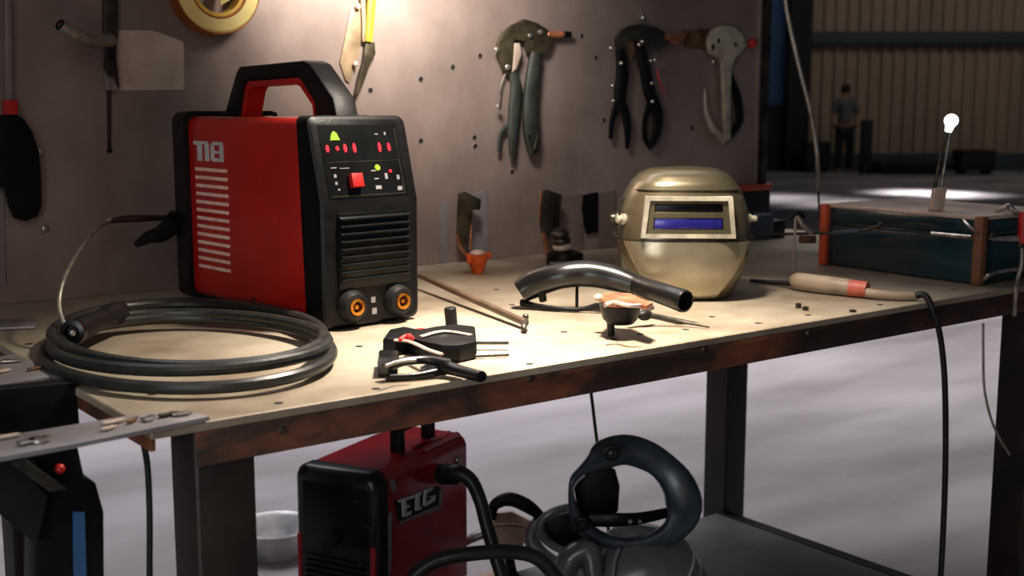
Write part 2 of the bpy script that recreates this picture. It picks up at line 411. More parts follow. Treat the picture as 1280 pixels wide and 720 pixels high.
b = NB(); cyl(b, tc_ + Vector((-.006, .046, .045)), tc_ + Vector((-.006, -.01, .048)), .006, .004); finish(b, 'peg', M['dsteel'], t)

# yellow-handled snips
t = thing('snips', at_y(450, 110), 'tin snips with yellow handle hanging on the tool board above the red welder', 'snips')
b = NB(); ontube(b, [(466, -14), (464, 10), (463, 30), (461, 52)], [.010, .010, .009, .008], BY - .018); finish(b, 'handle', M['yellowplastic'], t)
b = NB(); ontube(b, [(452, -14), (455, 20), (455, 52)], [.006, .0055, .005], BY - .012); finish(b, 'handle', M['snip'], t)
b = NB(); prism(b, bpoly([(455, 53), (466, 53), (467, 68), (460, 80), (452, 104), (445, 120), (442, 118), (446, 96), (452, 76)], BY - .006), (0, -.01, 0), bev=.002); finish(b, 'blade', M['olive'], t)
b = NB(); prism(b, bpoly([(437, 12), (450, 8), (453, 30), (449, 60), (444, 82), (436, 104), (431, 100), (424, 78), (432, 40)], BY - .001), (0, -.004, 0), bev=.001); finish(b, 'backing_strip', M['snip'], t)
bolts(t, [(445, 80), (448, 8)], BY - .015, .006, 'plate')

# locking pliers with copper screw
def head(bm, pts, Y, th=.014): prism(bm, bpoly(pts, Y), (0, -th, 0), bev=.003)
t = thing('locking_pliers', at_y(655, 200), 'dark locking pliers with a forked left handle and one broad right handle', 'pliers', 'locking pliers hung on the tool board')
b = NB(); head(b, [(620, 70), (619, 55), (625, 42), (636, 32), (652, 24), (668, 29), (682, 38), (688, 45), (684, 60), (678, 67), (656, 66), (653, 52), (639, 50), (638, 88), (632, 94), (626, 86)], BY - .01)
finish(b, 'jaw', M['olive'], t)
b = NB(); ontube(b, [(640, 86), (645, 110), (643, 135), (641, 165), (641, 198)], [.0112, .0175, .0175, .0154, .0084], BY - .016); ontube(b, [(641, 158), (631, 160), (625, 170), (624, 190)], [.0084, .0070, .0063, .0056], BY - .014); finish(b, 'handle', M['greengrip'], t)
b = NB(); ontube(b, [(670, 66), (666, 95), (663, 130), (664, 165), (667, 192)], [.0168, .0210, .0224, .0252, .0140], BY - .02); finish(b, 'handle', M['greengrip'], t)
b = NB(); ontube(b, [(661, 168), (667, 188), (673, 168)], [.004, .004, .004], BY - .033); finish(b, 'release_lever', M['dsteel'], t)
b = NB(); prism(b, bpoly([(642, 54), (648, 54), (650, 68), (644, 86), (639, 90)], BY - .02), (0, -.006, 0), bev=.001); finish(b, 'link', M['plate'], t)
b = NB(); cyl(b, at_y(683, 43, BY - .018), at_y(706, 43, BY - .018), .0085, .0065, bev=.001)
for k in range(5): ring(b, at_y(687 + k * 3.4, 43, BY - .018), .0075, .0016, (1, 0, 0), 16, 6)
s_ = finish(b, 'screw', M['copper'], t)
b = NB(); cyl(b, at_y(704, 43, BY - .018), at_y(713, 43, BY - .018), .0075, bev=.001); finish(b, 'screw_tip', M['black'], s_)
bolts(t, [(622, 62), (635, 84), (624, 133), (663, 45), (676, 40)], BY - .026, .0075)
b = NB(); tube(b, [at_y(634, 88, BY - .012), at_y(627, 105, BY - .012), at_y(624, 130, BY - .012)], .002, seg=8); finish(b, 'spring_wire', M['steel'], t)

t = thing('locking_pliers', at_y(795, 185), 'black riveted locking pliers with two splayed legs and a red cord', 'pliers', 'locking pliers hung on the tool board')
b = NB(); head(b, [(768, 60), (767, 48), (774, 38), (785, 32), (800, 30), (815, 34), (827, 40), (833, 50), (826, 60), (800, 64), (794, 52), (784, 52), (782, 66), (774, 70)], BY - .01)
finish(b, 'jaw', M['dsteel'], t)
b = NB(); ontube(b, [(775, 60), (778, 90), (775, 118), (775, 138)], [.0154, .0203, .0203, .0189], BY - .016)
ontube(b, [(771, 132), (765, 150), (763, 174)], [.0112, .0084, .0063], BY - .016); ontube(b, [(779, 132), (784, 155), (784, 186)], [.0140, .0133, .0056], BY - .016); finish(b, 'handle', M['black'], t)
b = NB(); ontube(b, [(801, 58), (806, 85), (812, 115), (822, 142), (820, 168), (812, 184)], [.0140, .0189, .0203, .0182, .0154, .0084], BY - .018)
ontube(b, [(813, 125), (806, 150), (806, 172), (813, 184)], [.0098, .0084, .0084, .0070], BY - .016); finish(b, 'handle', M['black'], t)
b = NB(); prism(b, bpoly([(782, 54), (790, 52), (792, 66), (788, 78), (785, 66)], BY - .02), (0, -.005, 0)); finish(b, 'link', M['rust'], t)
b = NB(); prism(b, bpoly([(826, 42), (836, 44), (856, 41), (850, 52), (838, 56), (826, 50)], BY - .012), (0, -.012, 0), bev=.002); s_ = finish(b, 'screw', M['copper'], t)
b = NB(); cyl(b, at_y(822, 50, BY - .018), at_y(838, 52, BY - .018), .006); finish(b, 'screw_tip', M['black'], s_)
b = NB(); cyl(b, at_y(803, 22, BY), at_y(803, 22, BY - .02), .006, .0055, bev=.001); tube(b, [at_y(803, 12, BY - .002), at_y(803, 24, BY - .012)], .002); finish(b, 'hook', M['steel'], t)
bolts(t, [(764, 60), (777, 79), (766, 107), (767, 126), (803, 52), (799, 56), (814, 76), (819, 75), (815, 104), (816, 127)], BY - .032, .0055)
b = NB(); tube(b, [at_y(821, 88, BY - .022), at_y(825, 103, BY - .03), at_y(832, 119, BY - .02)], .0018, seg=8); finish(b, 'cord', M['redrag'], t)

t = thing('bent_clamp', at_y(905, 178), 'pale silver hooked clamp with a red ball knob at the board edge', 'clamp')
b = NB(); prism(b, bpoly([(882, 60), (881, 48), (887, 37), (897, 32), (912, 33), (923, 42), (928, 54), (924, 64), (915, 72), (910, 84), (909, 130), (909, 174), (903, 177), (901, 130), (899, 80), (893, 72), (885, 68)], BY - .012), (0, -.016, 0), bev=.004); finish(b, 'arm', M['silverframe'], t)
b = NB(); ontube(b, [(881, 112), (883, 140), (891, 160), (905, 176)], [.0028, .0070, .0112, .0126], BY - .02, flat=.7); finish(b, 'hook', M['silverframe'], t)
b = NB(); ontube(b, [(912, 92), (921, 120), (924, 150), (912, 172)], [.0084, .0154, .0154, .0084], BY - .016); finish(b, 'grip', M['black'], t)
b = NB(); prism(b, bpoly([(852, 38), (886, 36), (886, 62), (856, 60)], BY - .002), (0, -.008, 0), bev=.001); finish(b, 'mounting_strip', M['rust'], t)
b = NB()
for (px, py) in [(898, 51), (919, 56), (891, 58)]:
    ring(b, at_y(px, py, BY - .029), .006, .002, (0, 1, 0), 16, 6); cyl(b, at_y(px, py, BY - .028), at_y(px, py, BY - .03), .0045, mi=1)
finish(b, 'eyelet', None, t, mats=[M['steel'], M['hole']])
bolts(t, [(892, 77), (890, 62)], BY - .03, .006)
b = NB(); ball(b, at_y(940, 54, BY - .03), .0145, (1, .9, 1)); s_ = finish(b, 'knob', M['redhandle'], t)
b = NB(); cyl(b, at_y(922, 54, BY - .02), at_y(934, 54, BY - .03), .004); finish(b, 'stem', M['steel'], t)

# black-gripped tool far left
t = thing('hanging_scraper', at_y(20, 275), 'black paddle-shaped tool with red collar hung at the left of the board', 'hand tool')
b = NB(); prism(b, bpoly([(-14, 145), (18, 143), (28, 150), (38, 165), (46, 190), (48, 215), (49, 255), (44, 270), (30, 276), (15, 272), (8, 255), (4, 235), (-14, 230)], BY - .006), (0, -.022, 0), bev=.006); finish(b, 'grip', M['black'], t)
b = NB(); prism(b, bpoly([(2, 125), (19, 125), (19, 143), (2, 143)], BY - .006), (0, -.02, 0), bev=.001); finish(b, 'collar', M['redhandle'], t)
b = NB(); prism(b, bpoly([(4, -20), (12, -20), (14, 125), (5, 125)], BY - .008), (0, -.012, 0), bev=.002); finish(b, 'shaft', M['greyplate'], t)
b = NB(); prism(b, bpoly([(-6, 235), (4, 240), (7, 356), (-6, 358)], BY - .001), (0, -.003, 0)); one(b, 'steel_strip', M['greyplate'], at_y(0, 357), 'narrow pale steel strip below the black paddle-shaped tool', 'steel strip')

# ================================================================== CLIPS AT THE FOOT OF THE BOARD
t = thing('bracket', at_z(597, 342), 'folded dark metal bracket with an orange cup at its foot, against the board', 'bracket', 'folded brackets at the foot of the board')
Yb = BY - .03
b = NB(); prism(b, bpoly([(582, 246), (608, 238), (609, 322), (584, 330)], BY - .001), (0, -.004, 0)); finish(b, 'back_plate', M['greyplate'], t)
b = NB(); prism(b, bpoly([(572, 242), (578, 239), (598, 249), (597, 262), (588, 262), (584, 290), (579, 297), (570, 293)], Yb), (0, -.012, 0), bev=.001); finish(b, 'folded_plate', M['olive'], t)
b = NB(); ontube(b, [(571, 294), (576, 310), (586, 322)], .004, Yb - .02); ontube(b, [(587, 268), (589, 290), (588, 312)], .003, Yb - .01); finish(b, 'arm', M['copper'], t)
cc = up(597, 342, 342)
b = NB(); lathe(b, [(.001, 0), (.012, .001), (.016, .012), (.022, .028), (.027, .045), (.024, .045), (.018, .028), (.001, .02)], cc, (0, 0, 1), 24)
box(b, cc + Vector((.026, -.004, .04)), (.012, .014, .016), bev=.003); box(b, cc + Vector((-.024, .0, .036)), (.01, .012, .02), bev=.003); finish(b, 'cup', M['orange'], t)
b = NB(); ball(b, cc + Vector((0, 0, .046)), .018, (1, 1, .5)); finish(b, 'filling', M['plate'], t)
b = NB(); prism(b, bpoly([(549, 254), (559, 252), (558, 300), (556, 335), (549, 332)]), (0, -.003, 0)); one(b, 'steel_strip', M['greyplate'], at_y(553, 335), 'narrow pale steel strip left of the orange-cupped bracket', 'steel strip')

t = thing('bracket', at_z(688, 325), 'folded black metal bracket with a copper edge, behind the black torch', 'bracket', 'folded brackets at the foot of the board')
b = NB(); prism(b, bpoly([(676, 240), (678, 236), (699, 243), (697, 262), (694, 285), (690, 296), (678, 296), (674, 280)], Yb), (0, -.012, 0), bev=.001); finish(b, 'folded_plate', M['dsteel'], t)
b = NB(); ontube(b, [(677, 236), (675, 258), (674, 278)], .0022, Yb - .013); ontube(b, [(679, 292), (683, 310), (686, 324)], .006, Yb - .01); finish(b, 'copper_edge', M['copper'], t)
b = NB(); prism(b, bpoly([(697, 246), (727, 243), (728, 318), (700, 322)], BY - .001), (0, -.004, 0)); prism(b, bpoly([(746, 242), (768, 238), (768, 308), (747, 310)], BY - .001), (0, -.004, 0)); finish(b, 'back_plate', M['board'], t)
b = NB(); prism(b, bpoly([(728, 244), (746, 240), (746, 290), (732, 292), (726, 262)], BY - .002), (0, -.006, 0)); one(b, 'slot_shadow', M['black'], at_y(737, 292), 'black sheet standing in for shadow on the board between two grey plates', 'clip')  # black sheet paints the shadow seen in this slot

t = thing('stacked_nozzle', at_z(706, 332), 'stack of pale ribbed rings on a black base behind the torch', 'nozzle')
c = up(706, 332, 326); c.z = T
b = NB(); lathe(b, [(.0, 0), (.042, 0), (.045, .01), (.043, .03), (.026, .036), (0, .036)], c, (0, 0, 1), 28); finish(b, 'base', M['black'], t)
for k in range(3):
    b = NB(); ring(b, c + Vector((-.008 - .004 * k, 0, .046 + k * .016)), .016 - k * .0005, .008, (-.15, 0, 1), 26, 10); finish(b, 'rib', M['plate'] if k == 0 else M['dsteel'], t)
b = NB(); cyl(b, c + Vector((-.008, 0, .03)), c + Vector((-.018, 0, .09)), .014); finish(b, 'stem', M['dsteel'], t)

# ================================================================== MAIN WELDING MACHINE
W, D_, H_ = .197, .50, .362
a5 = math.radians(5.2)
O1 = Vector((.972, 1.79, T))
MW = rotz(O1, a5)
def wl(x, y, z): return MW @ Vector((x, y, z))
w1 = thing('welding_machine', wl(W / 2, D_ / 2, 0), 'bright red boxy welding machine with black front standing on the workbench', 'welding machine')
def rrect(x0, x1, z0, z1, r, n=5):
    out = []
    for cx, cz, a0 in ((x1 - r, z1 - r, 0), (x0 + r, z1 - r, 90), (x0 + r, z0 + r, 180), (x1 - r, z0 + r, 270)):
        for i in range(n + 1):
            a = math.radians(a0 + 90 * i / n); out.append((cx + r * math.cos(a), cz + r * math.sin(a)))
    return out
# case
b = NB(); prof = rrect(.003, W - .003, .012, H_ - .004, .018)
loft(b, [[wl(x, y, z) for x, z in prof] for y in (.04, .47)]); finish(b, 'case', M['red'], w1)
# front bezel: lower part upright, upper part leaning back
b = NB()
def bez(y0f, xo=0, zlo=.004, zhi=H_):
    pr = rrect(-.004 + xo, W + .004 - xo, zlo, zhi, .016)
    return [wl(x, y0f + (max(0, z - .218) * .25), z) for x, z in pr]
def bezring(off, inset):
    pr = rrect(-.004 + inset, W + .004 - inset, .004 + inset, H_ - inset, .016, 5)
    # subdivide sides at the knee for the lean
    out = []
    for i, (x, z) in enumerate(pr):
        out.append((x, z)); x2, z2 = pr[(i + 1) % len(pr)]
        if (z - .218) * (z2 - .218) < 0: out.append(((x + x2) / 2, .218))
    return [wl(x, off + max(0, z - .218) * .26, z) for x, z in out]
def bezback():
    pr = rrect(-.004, W + .004, .004, H_, .016, 5); out = []
    for i, (x, z) in enumerate(pr):
        out.append((x, z)); x2, z2 = pr[(i + 1) % len(pr)]
        if (z - .218) * (z2 - .218) < 0: out.append(((x + x2) / 2, .218))
    return [wl(x, .052 + max(0, z - .30) * .35, z) for x, z in out]
R_ = [bezring(0, .006), bezring(.004, .001), bezring(.01, 0), bezback()]
rs = [[b.verts.new(p) for p in r] for r in R_]
n_ = len(rs[0])
for A_, B_ in zip(rs, rs[1:]):
    for i in range(n_): b.faces.new((A_[i], A_[(i + 1) % n_], B_[(i + 1) % n_], B_[i]))
# front face split at knee
kn = [i for i, v in enumerate(rs[0]) if abs((MW.inverted() @ v.co).z - .218) < 1e-5]
i0, i1 = kn
b.faces.new([rs[0][i] for i in range(i0, i1 + 1)]); b.faces.new([rs[0][i % n_] for i in range(i1, i0 + n_ + 1)])
b.faces.new(rs[-1])
finish(b, 'front_bezel', M['black'], w1, smooth=30)
# rear bezel (with raised rim)
b = NB()
loft(b, [[wl(x, y, z) for x, z in rrect(-.008 + i_, W + .008 - i_, .004 + i_, H_ + .006 - i_, .02)] for y, i_ in ((.458, 0), (.465, 0), (.505, .001), (.51, .006))])
finish(b, 'rear_bezel', M['blackrub'], w1)
b = NB()
for (x, y) in ((.03, .05), (W - .03, .05), (.03, .46), (W - .03, .46)): cyl(b, wl(x, y, 0), wl(x, y, .013), .013, .011)
finish_each(b, 'rubber_foot', M['blackrub'], w1)
# handle
def hy(z): return z
hp = [(.455, .352), (.40, .440), (.385, .452), (.165, .458), (.145, .452), (.075, .392), (.062, .352)]
hin = [(.395, .352), (.372, .415), (.36, .426), (.19, .430), (.175, .424), (.135, .385), (.13, .352)]
b = NB(); poly = [(y, z) for y, z in hp] + [(y, z) for y, z in reversed(hin)]
prism(b, [wl(W / 2 - .024, y, z) for y, z in poly], wl(.048, 0, 0) - wl(0, 0, 0), bev=.005); finish(b, 'carry_handle', M['blackrub'], w1)
h2 = [(.397, .356), (.374, .412), (.362, .424), (.19, .4275), (.176, .421), (.137, .383), (.133, .356), (.142, .356), (.146, .38), (.183, .412), (.195, .417), (.352, .414), (.362, .405), (.382, .356)]
b = NB(); prism(b, [wl(W / 2 - .019, y, z) for y, z in h2], wl(.038, 0, 0) - wl(0, 0, 0)); finish(b, 'handle_lining', M['redhandle'], w1)
b = NB()
for (x, y) in ((W / 2 - .04, .45), (W / 2 + .036, .36)): cyl(b, wl(x, y, .35), wl(x, y, .366), .005, .004, 10)
box(b, (W / 2 + .005, .09, H_ - .002), (.09, .03, .006), MW, .002)
box(b, (W / 2, .43, H_ - .001), (.07, .07, .007), MW, .002)
finish_each(b, 'mounting_screw', M['black'], w1)
# side vents and mark. plane at x = .003
def side(y, z, off=0.0): return wl(.0025 - off, y, z)
def sp(bm, pts, th=.0012): prism(bm, [side(y, z) for y, z in pts], wl(-th, 0, 0) - wl(0, 0, 0))
b = NB(); VY0, VY1 = .315, .435
for k in range(13):
    z = .262 - k * .0155
    sp(b, [(VY1, z), (VY0, z), (VY0, z - .0062), (VY1, z - .0062)])
finish(b, 'vent_slots', M['whiteprint'], w1)
b = NB()     # pale lettering: T n and a squared G / a form. reading direction is towards the front (smaller y)
zt, zb = .312, .275
def L_(u0, u1, v0, v1):  # u along reading direction 0..1, v up
    Y_ = lambda u: .437 - u * .112
    Z_ = lambda v: zb + v * (zt - zb)
    sp(b, [(Y_(u0), Z_(v0)), (Y_(u1), Z_(v0)), (Y_(u1), Z_(v1)), (Y_(u0), Z_(v1))], .002)
L_(0, .24, .8, 1); L_(.13, .27, 0, .8); L_(.24, .46, .84, 1.0); L_(.38, .50, 0, .9)
L_(.58, .68, .08, .9); L_(.64, .95, .82, 1); L_(.68, .9, .42, .54); L_(.88, .98, 0, .88); L_(.62, .92, 0, .18)
finish(b, 'lettering', M['white'], w1)
b = NB()
for (y, z) in ((.235, .03), (.06, .20), (.06, .06)): cyl(b, side(y, z), side(y, z, .003), .004, .003, 10)
finish_each(b, 'case_screw', M['dsteel'], w1)
# leaning control panel
un = (MW.to_3x3() @ Vector((0, .26, 1))).normalized(); ux = (MW.to_3x3() @ Vector((1, 0, 0))).normalized(); nn = ux.cross(un).normalized()
PO = wl(0, 0, .218)
def pn(u, v, o=0): return PO + ux * u + un * v + nn * o
def pbox(bm, u0, u1, v0, v1, th=.001, o=0.0): prism(bm, [pn(u0, v0, o), pn(u1, v0, o), pn(u1, v1, o), pn(u0, v1, o)], nn * th)
b = NB(); pbox(b, .014, .178, .006, .132, .0008); cp = finish(b, 'control_panel', M['panel'], w1)
b = NB(); pbox(b, .02, .172, .009, .0105, .0014); pbox(b, .171, .1725, .009, .125, .0014); pbox(b, .02, .17, .068, .069, .0012); finish_each(b, 'panel_border', M['dsteel'], w1)
b = NB()
for u, h in ((.026, .0065), (.046, .004), (.062, .0075), (.081, .0085), (.134, .0085), (.154, .0075)):
    n0 = 12; prism(b, [pn(u + .0034 * math.cos(2 * PI * i / n0), .092 + h * math.sin(2 * PI * i / n0), .0008) for i in range(n0)], nn * .0008)
finish_each(b, 'display_digit', M['ledred'], w1)
b = NB(); prism(b, [pn(.034, .106, .0008), pn(.054, .106, .0008), pn(.049, .119, .0008), pn(.043, .122, .0008), pn(.038, .117, .0008)], nn * .001); finish(b, 'warning_mark', M['ledgreen'], w1)
b = NB(); prism(b, [pn(u, v, .0008) for u, v in ((.058, .023), (.082, .023), (.082, .047), (.058, .047))], nn * .012, bev=.003); finish(b, 'selector_knob', M['ledred'] if 0 else M['redhandle'], w1)
b = NB()
for (u, v, w_, h_) in [(.026, .058, .012, .0018), (.044, .057, .02, .0012), (.03, .042, .005, .006), (.03, .03, .005, .005), (.034, .02, .004, .003), (.108, .05, .01, .0025), (.112, .036, .009, .0022), (.135, .036, .006, .010), (.112, .019, .012, .006), (.160, .034, .006, .008), (.158, .015, .010, .007), (.128, .114, .007, .0025), (.148, .113, .004, .006)]:
    pbox(b, u, u + w_, v, v + h_, .0006, .0008)
finish_each(b, 'panel_mark', M['greyplate'], w1)
b = NB(); cyl(b, pn(.122, .056, .0008), pn(.122, .056, .003), .006, .005, 14); finish(b, 'green_lamp', M['ledgreen'], w1)
b = NB(); cyl(b, pn(.148, .049, .0008), pn(.148, .049, .003), .0028, seg=10); finish(b, 'red_lamp', M['ledred'], w1)
# vent grille
b = NB(); box(b, (.103, -.001, .135), (.15, .004, .128), MW, .001); finish(b, 'vent_recess', M['panel'], w1)
b = NB()
for k in range(9):
    z = .083 + k * .013
    prism(b, [wl(.03, -.002, z), wl(.03, -.009, z + .001), wl(.03, -.009, z + .0035), wl(.03, -.002, z + .0065)], wl(.146, 0, 0) - wl(0, 0, 0))
finish(b, 'vent_grille', M['black'], w1)
for x in (.052, .150):
    c = wl(x, -.001, .040); dv = (MW.to_3x3() @ Vector((0, -1, 0)))
    b = NB(); lathe(b, [(.029, 0), (.028, .006), (.022, .016), (.016, .018), (.014, .010), (0, .010)], c, dv, 30); s_ = finish(b, 'socket', M['blackrub'], w1)
    b = NB(); lathe(b, [(.0145, .008), (.0145, .0195), (.0095, .020), (.0085, .012)], c, dv, 26); cyl(b, c + dv * .01, c + dv * .017, .005, .004, 14); finish(b, 'brass_contact', M['brass'], s_)
b = NB(); box(b, (.098, -.0012, .046), (.009, .001, .010), MW); box(b, (.100, -.0012, .026), (.010, .001, .011), MW); finish_each(b, 'socket_mark', M['greyplate'], w1)
# cable gland at the rear
b = NB(); tube(b, [wl(-.006, .50, .158), up(205, 372, 292), up(190, 372, 296), up(173, 372, 306)], [.022, .017, .013, .006], seg=14); finish(b, 'cable_gland', M['blackrub'], w1)

# ================================================================== TORCH CABLE COIL
def el(cx, cy, rx, ry, ang, base_z):
    return at_z(cx + rx * math.cos(ang), cy - ry * math.sin(ang), base_z)
t = thing('coiled_torch_cable', at_z(240, 440), 'coil of thick black welding cable with a torch grip lying on top', 'cable coil')
b = NB(); r_ = .0088; pts = []
turns = 4; n_ = 44
rx = [182, 176, 164, 170]; ry = [43, 38, 33, 42]; cz = [0, .012, .024, .036]; cyy = [445, 446, 438, 434]
for k in range(turns * n_ + 1):
    f = k / n_; i = min(int(f), turns - 1); g = f - i; j = min(i + 1, turns - 1)
    L = lambda q: q[i] * (1 - g) + q[j] * g
    wob = 1 + .018 * math.sin(f * 2 * PI * .7 + 1)
    g2 = el(238, L(cyy), L(rx) * wob, L(ry) * (1.02 + .05 * math.sin(f * 3.3)), 2 * PI * f + 2.6, T + r_ + .001)
    pts.append(g2 + Vector((0, 0, min(.019, f * .013))))
tube(b, pts, r_, seg=10, k=1); finish(b, 'cable', M['cable'], t)
b = NB(); p0 = up(96, 446, 441); p1 = up(152, 418, 388)
p0.z = max(p0.z, T + .04); d = (p1 - p0)
tube(b, [p0, p0 + d * .12, p0 + d * .5, p0 + d * .85, p1], [.0165, .019, .0165, .0185, .016], seg=18, k=5); g_ = finish(b, 'grip', M['blackrub'], t)
b = NB(); dn = -d.normalized(); lathe(b, [(.0175, -.004), (.0195, .0), (.019, .012), (.012, .013), (.010, .004), (0, .004)], p0, dn, 26); finish(b, 'nozzle', M['gloss'], t)
b = NB(); ball(b, p0 + dn * .01, .0065); finish(b, 'nozzle_tip', M['steel'], t)
GP = p0
t = thing('earth_lead', at_z(90, 430), 'thin pale steel lead looping from the torch grip up to the red welder', 'lead')
b = NB(); tube(b, [up(95, 440, 424), up(82, 437, 405), up(77, 432, 378), up(86, 425, 345), up(105, 410, 312), up(125, 398, 287), up(142, 390, 276)], .0036, seg=10); finish(b, 'wire', M['greycable'], t)
b = NB(); tube(b, [up(140, 390, 277), up(158, 386, 274), up(180, 382, 273), up(212, 374, 272)], [.004, .0065, .007, .005], seg=12); finish(b, 'lug', M['dsteel'], t)
b = NB(); ball(b, up(142, 390, 275), .006); finish(b, 'joint', M['steel'], t)

# pale blade on the bench at the far left
b = NB(); prism(b, [at_z(-20, 403, T + .001), at_z(42, 402, T + .001), at_z(48, 406, T + .001), at_z(44, 411, T + .001), at_z(-20, 414, T + .001)], (0, 0, .005), bev=.001)
one(b, 'hand_file', M['greyplate'], at_z(10, 408), 'flat pale steel file lying at the left end of the bench', 'file')

# ================================================================== SMALL ITEMS MID-BENCH
b = NB(); A = up(524, 362, 359); B2 = up(657, 412, 405); A.z = T + .03; B2.z = T + .012
tube(b, [A, A.lerp(B2, .5), B2], [.0055, .0065, .0065], seg=12, k=3)
t = thing('steel_rod', at_z(600, 395), 'long brown steel rod leaning from the welder down to the bench', 'rod')
finish(b, 'shaft', M['rod'], t)
b = NB(); tube(b, [B2, up(655, 416, 408), at_z(656, 415, T + .003)], [.006, .005, .003], seg=10); finish(b, 'hook_tip', M['dsteel'], t)
def peg(px, base, ytop, r, m, name, label, cat, tilt=(0, 0)):
    bb = NB(); g = at_z(px, base); tp = up(px, base, ytop); hgt = tp.z - T
    cyl(bb, g, g + Vector((tilt[0], tilt[1], hgt)), r, r * .97, 20, bev=.0015)
    return one(bb, name, M[m], g, label, cat)
peg(565, 411, 384, .0105, 'blackrub', 'rubber_stub', 'short upright black rubber cylinder on the bench behind the clamps', 'stub', (-.004, 0))
peg(657, 399, 393, .0055, 'dsteel', 'hex_nut', 'small dark nut on the bench beyond the brown rod tip', 'nut')

# front clamp (loop body)
t = thing('spring_clamp', at_z(530, 466), 'black open-frame spring clamp lying nearest the bench front edge', 'clamp', 'small clamps at the bench front')
b = NB(); z0 = T + .001
loop = [(472, 468), (473, 452), (485, 446), (530, 444), (556, 452), (562, 462), (530, 465), (500, 468)]
prism(b, [at_z(472, 471, z0), at_z(497, 471, z0), at_z(499, 458, z0), at_z(474, 457, z0)], (0, 0, .024), bev=.003)
tube(b, [at_z(480, 460, z0 + .018), at_z(505, 452, z0 + .022), at_z(535, 450, z0 + .022), at_z(560, 455, z0 + .018)], [.009, .008, .008, .010], seg=12, flat=.8, flatdir=(0, 0, 1))
tube(b, [at_z(482, 472, z0 + .005), at_z(520, 470, z0 + .005), at_z(556, 463, z0 + .008)], [.005, .005, .007], seg=12)
tube(b, [at_z(552, 457, z0 + .014), at_z(575, 464, z0 + .011), at_z(602, 471, z0 + .011)], [.012, .010, .0095], seg=12, flat=.85, flatdir=(0, 0, 1), k=4)
finish(b, 'frame', M['gloss'], t)
b = NB(); tube(b, [at_z(528, 462, z0 + .01), at_z(540, 458, z0 + .012), at_z(546, 462, z0 + .01)], .005, seg=10); finish(b, 'pad', M['greyplate'], t)
b = NB(); tube(b, [at_z(482, 458, z0 + .03), at_z(500, 452, z0 + .031), at_z(520, 450, z0 + .031)], .002, seg=8); finish(b, 'steel_edge', M['steel'], t)
# rear clamp (curved block)
t = thing('block_clamp', at_z(560, 446), 'black curved clamp block with two thin rods and pale top', 'clamp', 'small clamps at the bench front')
b = NB()
bp = [(482, 449), (478, 436), (492, 430), (512, 429), (540, 440), (553, 446), (592, 446), (597, 433), (596, 428), (560, 424), (530, 425), (505, 420), (497, 424)]
top = [(479, 440), (487, 428), (505, 424), (525, 428), (545, 424), (570, 421), (594, 424), (596, 444), (575, 449), (553, 449), (530, 444), (510, 438), (494, 441)]
prism(b, [at_z(x, y + 4, T + .001) for x, y in top], (0, 0, .027), bev=.004); finish(b, 'body', M['black'], t)
b = NB(); tube(b, [at_z(494, 425, T + .03), at_z(512, 427, T + .031), at_z(535, 437, T + .031), at_z(553, 443, T + .028)], .004, seg=8, flat=.5, flatdir=(0, 0, 1)); tube(b, [at_z(525, 421, T + .03), at_z(555, 414, T + .031), at_z(590, 419, T + .029)], .0042, seg=8, flat=.5, flatdir=(0, 0, 1)); finish(b, 'pale_edge', M['plate'], t)
b = NB(); tube(b, [at_z(592, 428, T + .012), at_z(636, 428, T + .012)], .0035, seg=10, k=1); finish(b, 'rod', M['dsteel'], t)
b = NB(); tube(b, [at_z(590, 445, T + .005), at_z(636, 443, T + .004)], .0028, seg=10, k=1); finish(b, 'rod', M['dsteel'], t)
t = thing('red_cord', at_z(510, 420), 'short red cord tangled behind the black clamps', 'cord')
b = NB()
tube(b, [at_z(500, 425, T + .032), at_z(508, 421, T + .034), at_z(516, 423, T + .034), at_z(512, 417, T + .024), at_z(524, 413, T + .012), at_z(535, 414, T + .004), at_z(542, 413, T + .003)], [.003, .005, .003, .002, .004, .005, .002], seg=8)
finish(b, 'strand', M['redrag'], t)
b = NB(); tube(b, [at_z(498, 417, T + .004), at_z(510, 415, T + .006), at_z(522, 417, T + .004)], .0025, seg=8); finish(b, 'pale_strand', M['plate'], t)

# black torch body
t = thing('welding_torch', at_z(720, 390), 'glossy black torch with looped guard and stubby open nozzle on the bench', 'torch')
b = NB()
P = [up(650, 386, 366), up(668, 386, 355), up(700, 388, 345), up(735, 388, 342), up(768, 390, 348), up(796, 392, 357)]
tube(b, P, [.021, .0265, .0245, .0255, .024, .018], seg=22, k=6); finish(b, 'body', M['gloss'], t)
b = NB()
tube(b, [up(652, 386, 378), up(670, 388, 382), up(700, 390, 386), up(730, 391, 386), up(762, 392, 376)], [.007, .005, .0045, .0045, .006], seg=12)
tube(b, [up(721, 389, 352), up(721, 390, 385)], .003, seg=8, k=1); finish(b, 'guard', M['black'], t)
b = NB(); cyl(b, up(677, 388, 364), up(679, 388, 377), .008, .007, 14, bev=.001); finish(b, 'trigger', M['black'], t)
b = NB(); n0 = up(790, 391, 354); n1 = up(856, 405, 377); dd = (n1 - n0).normalized()
Ln = (n1 - n0).length
lathe(b, [(.0165, 0), (.0185, .005), (.0195, Ln * .7), (.0205, Ln - .004), (.0195, Ln), (.0165, Ln), (.0155, Ln - .03), (0, Ln - .03)], n0, dd, 28); finish(b, 'nozzle', M['gloss'], t)
b = NB(); box(b, (0, 0, 0), (.05, .018, .006), frame_m(up(703, 387, 330), Rt, Rt.cross(Vector((0, 0, 1))) * -1, (0, 0, 1)), .002); finish(b, 'switch', M['black'], t)

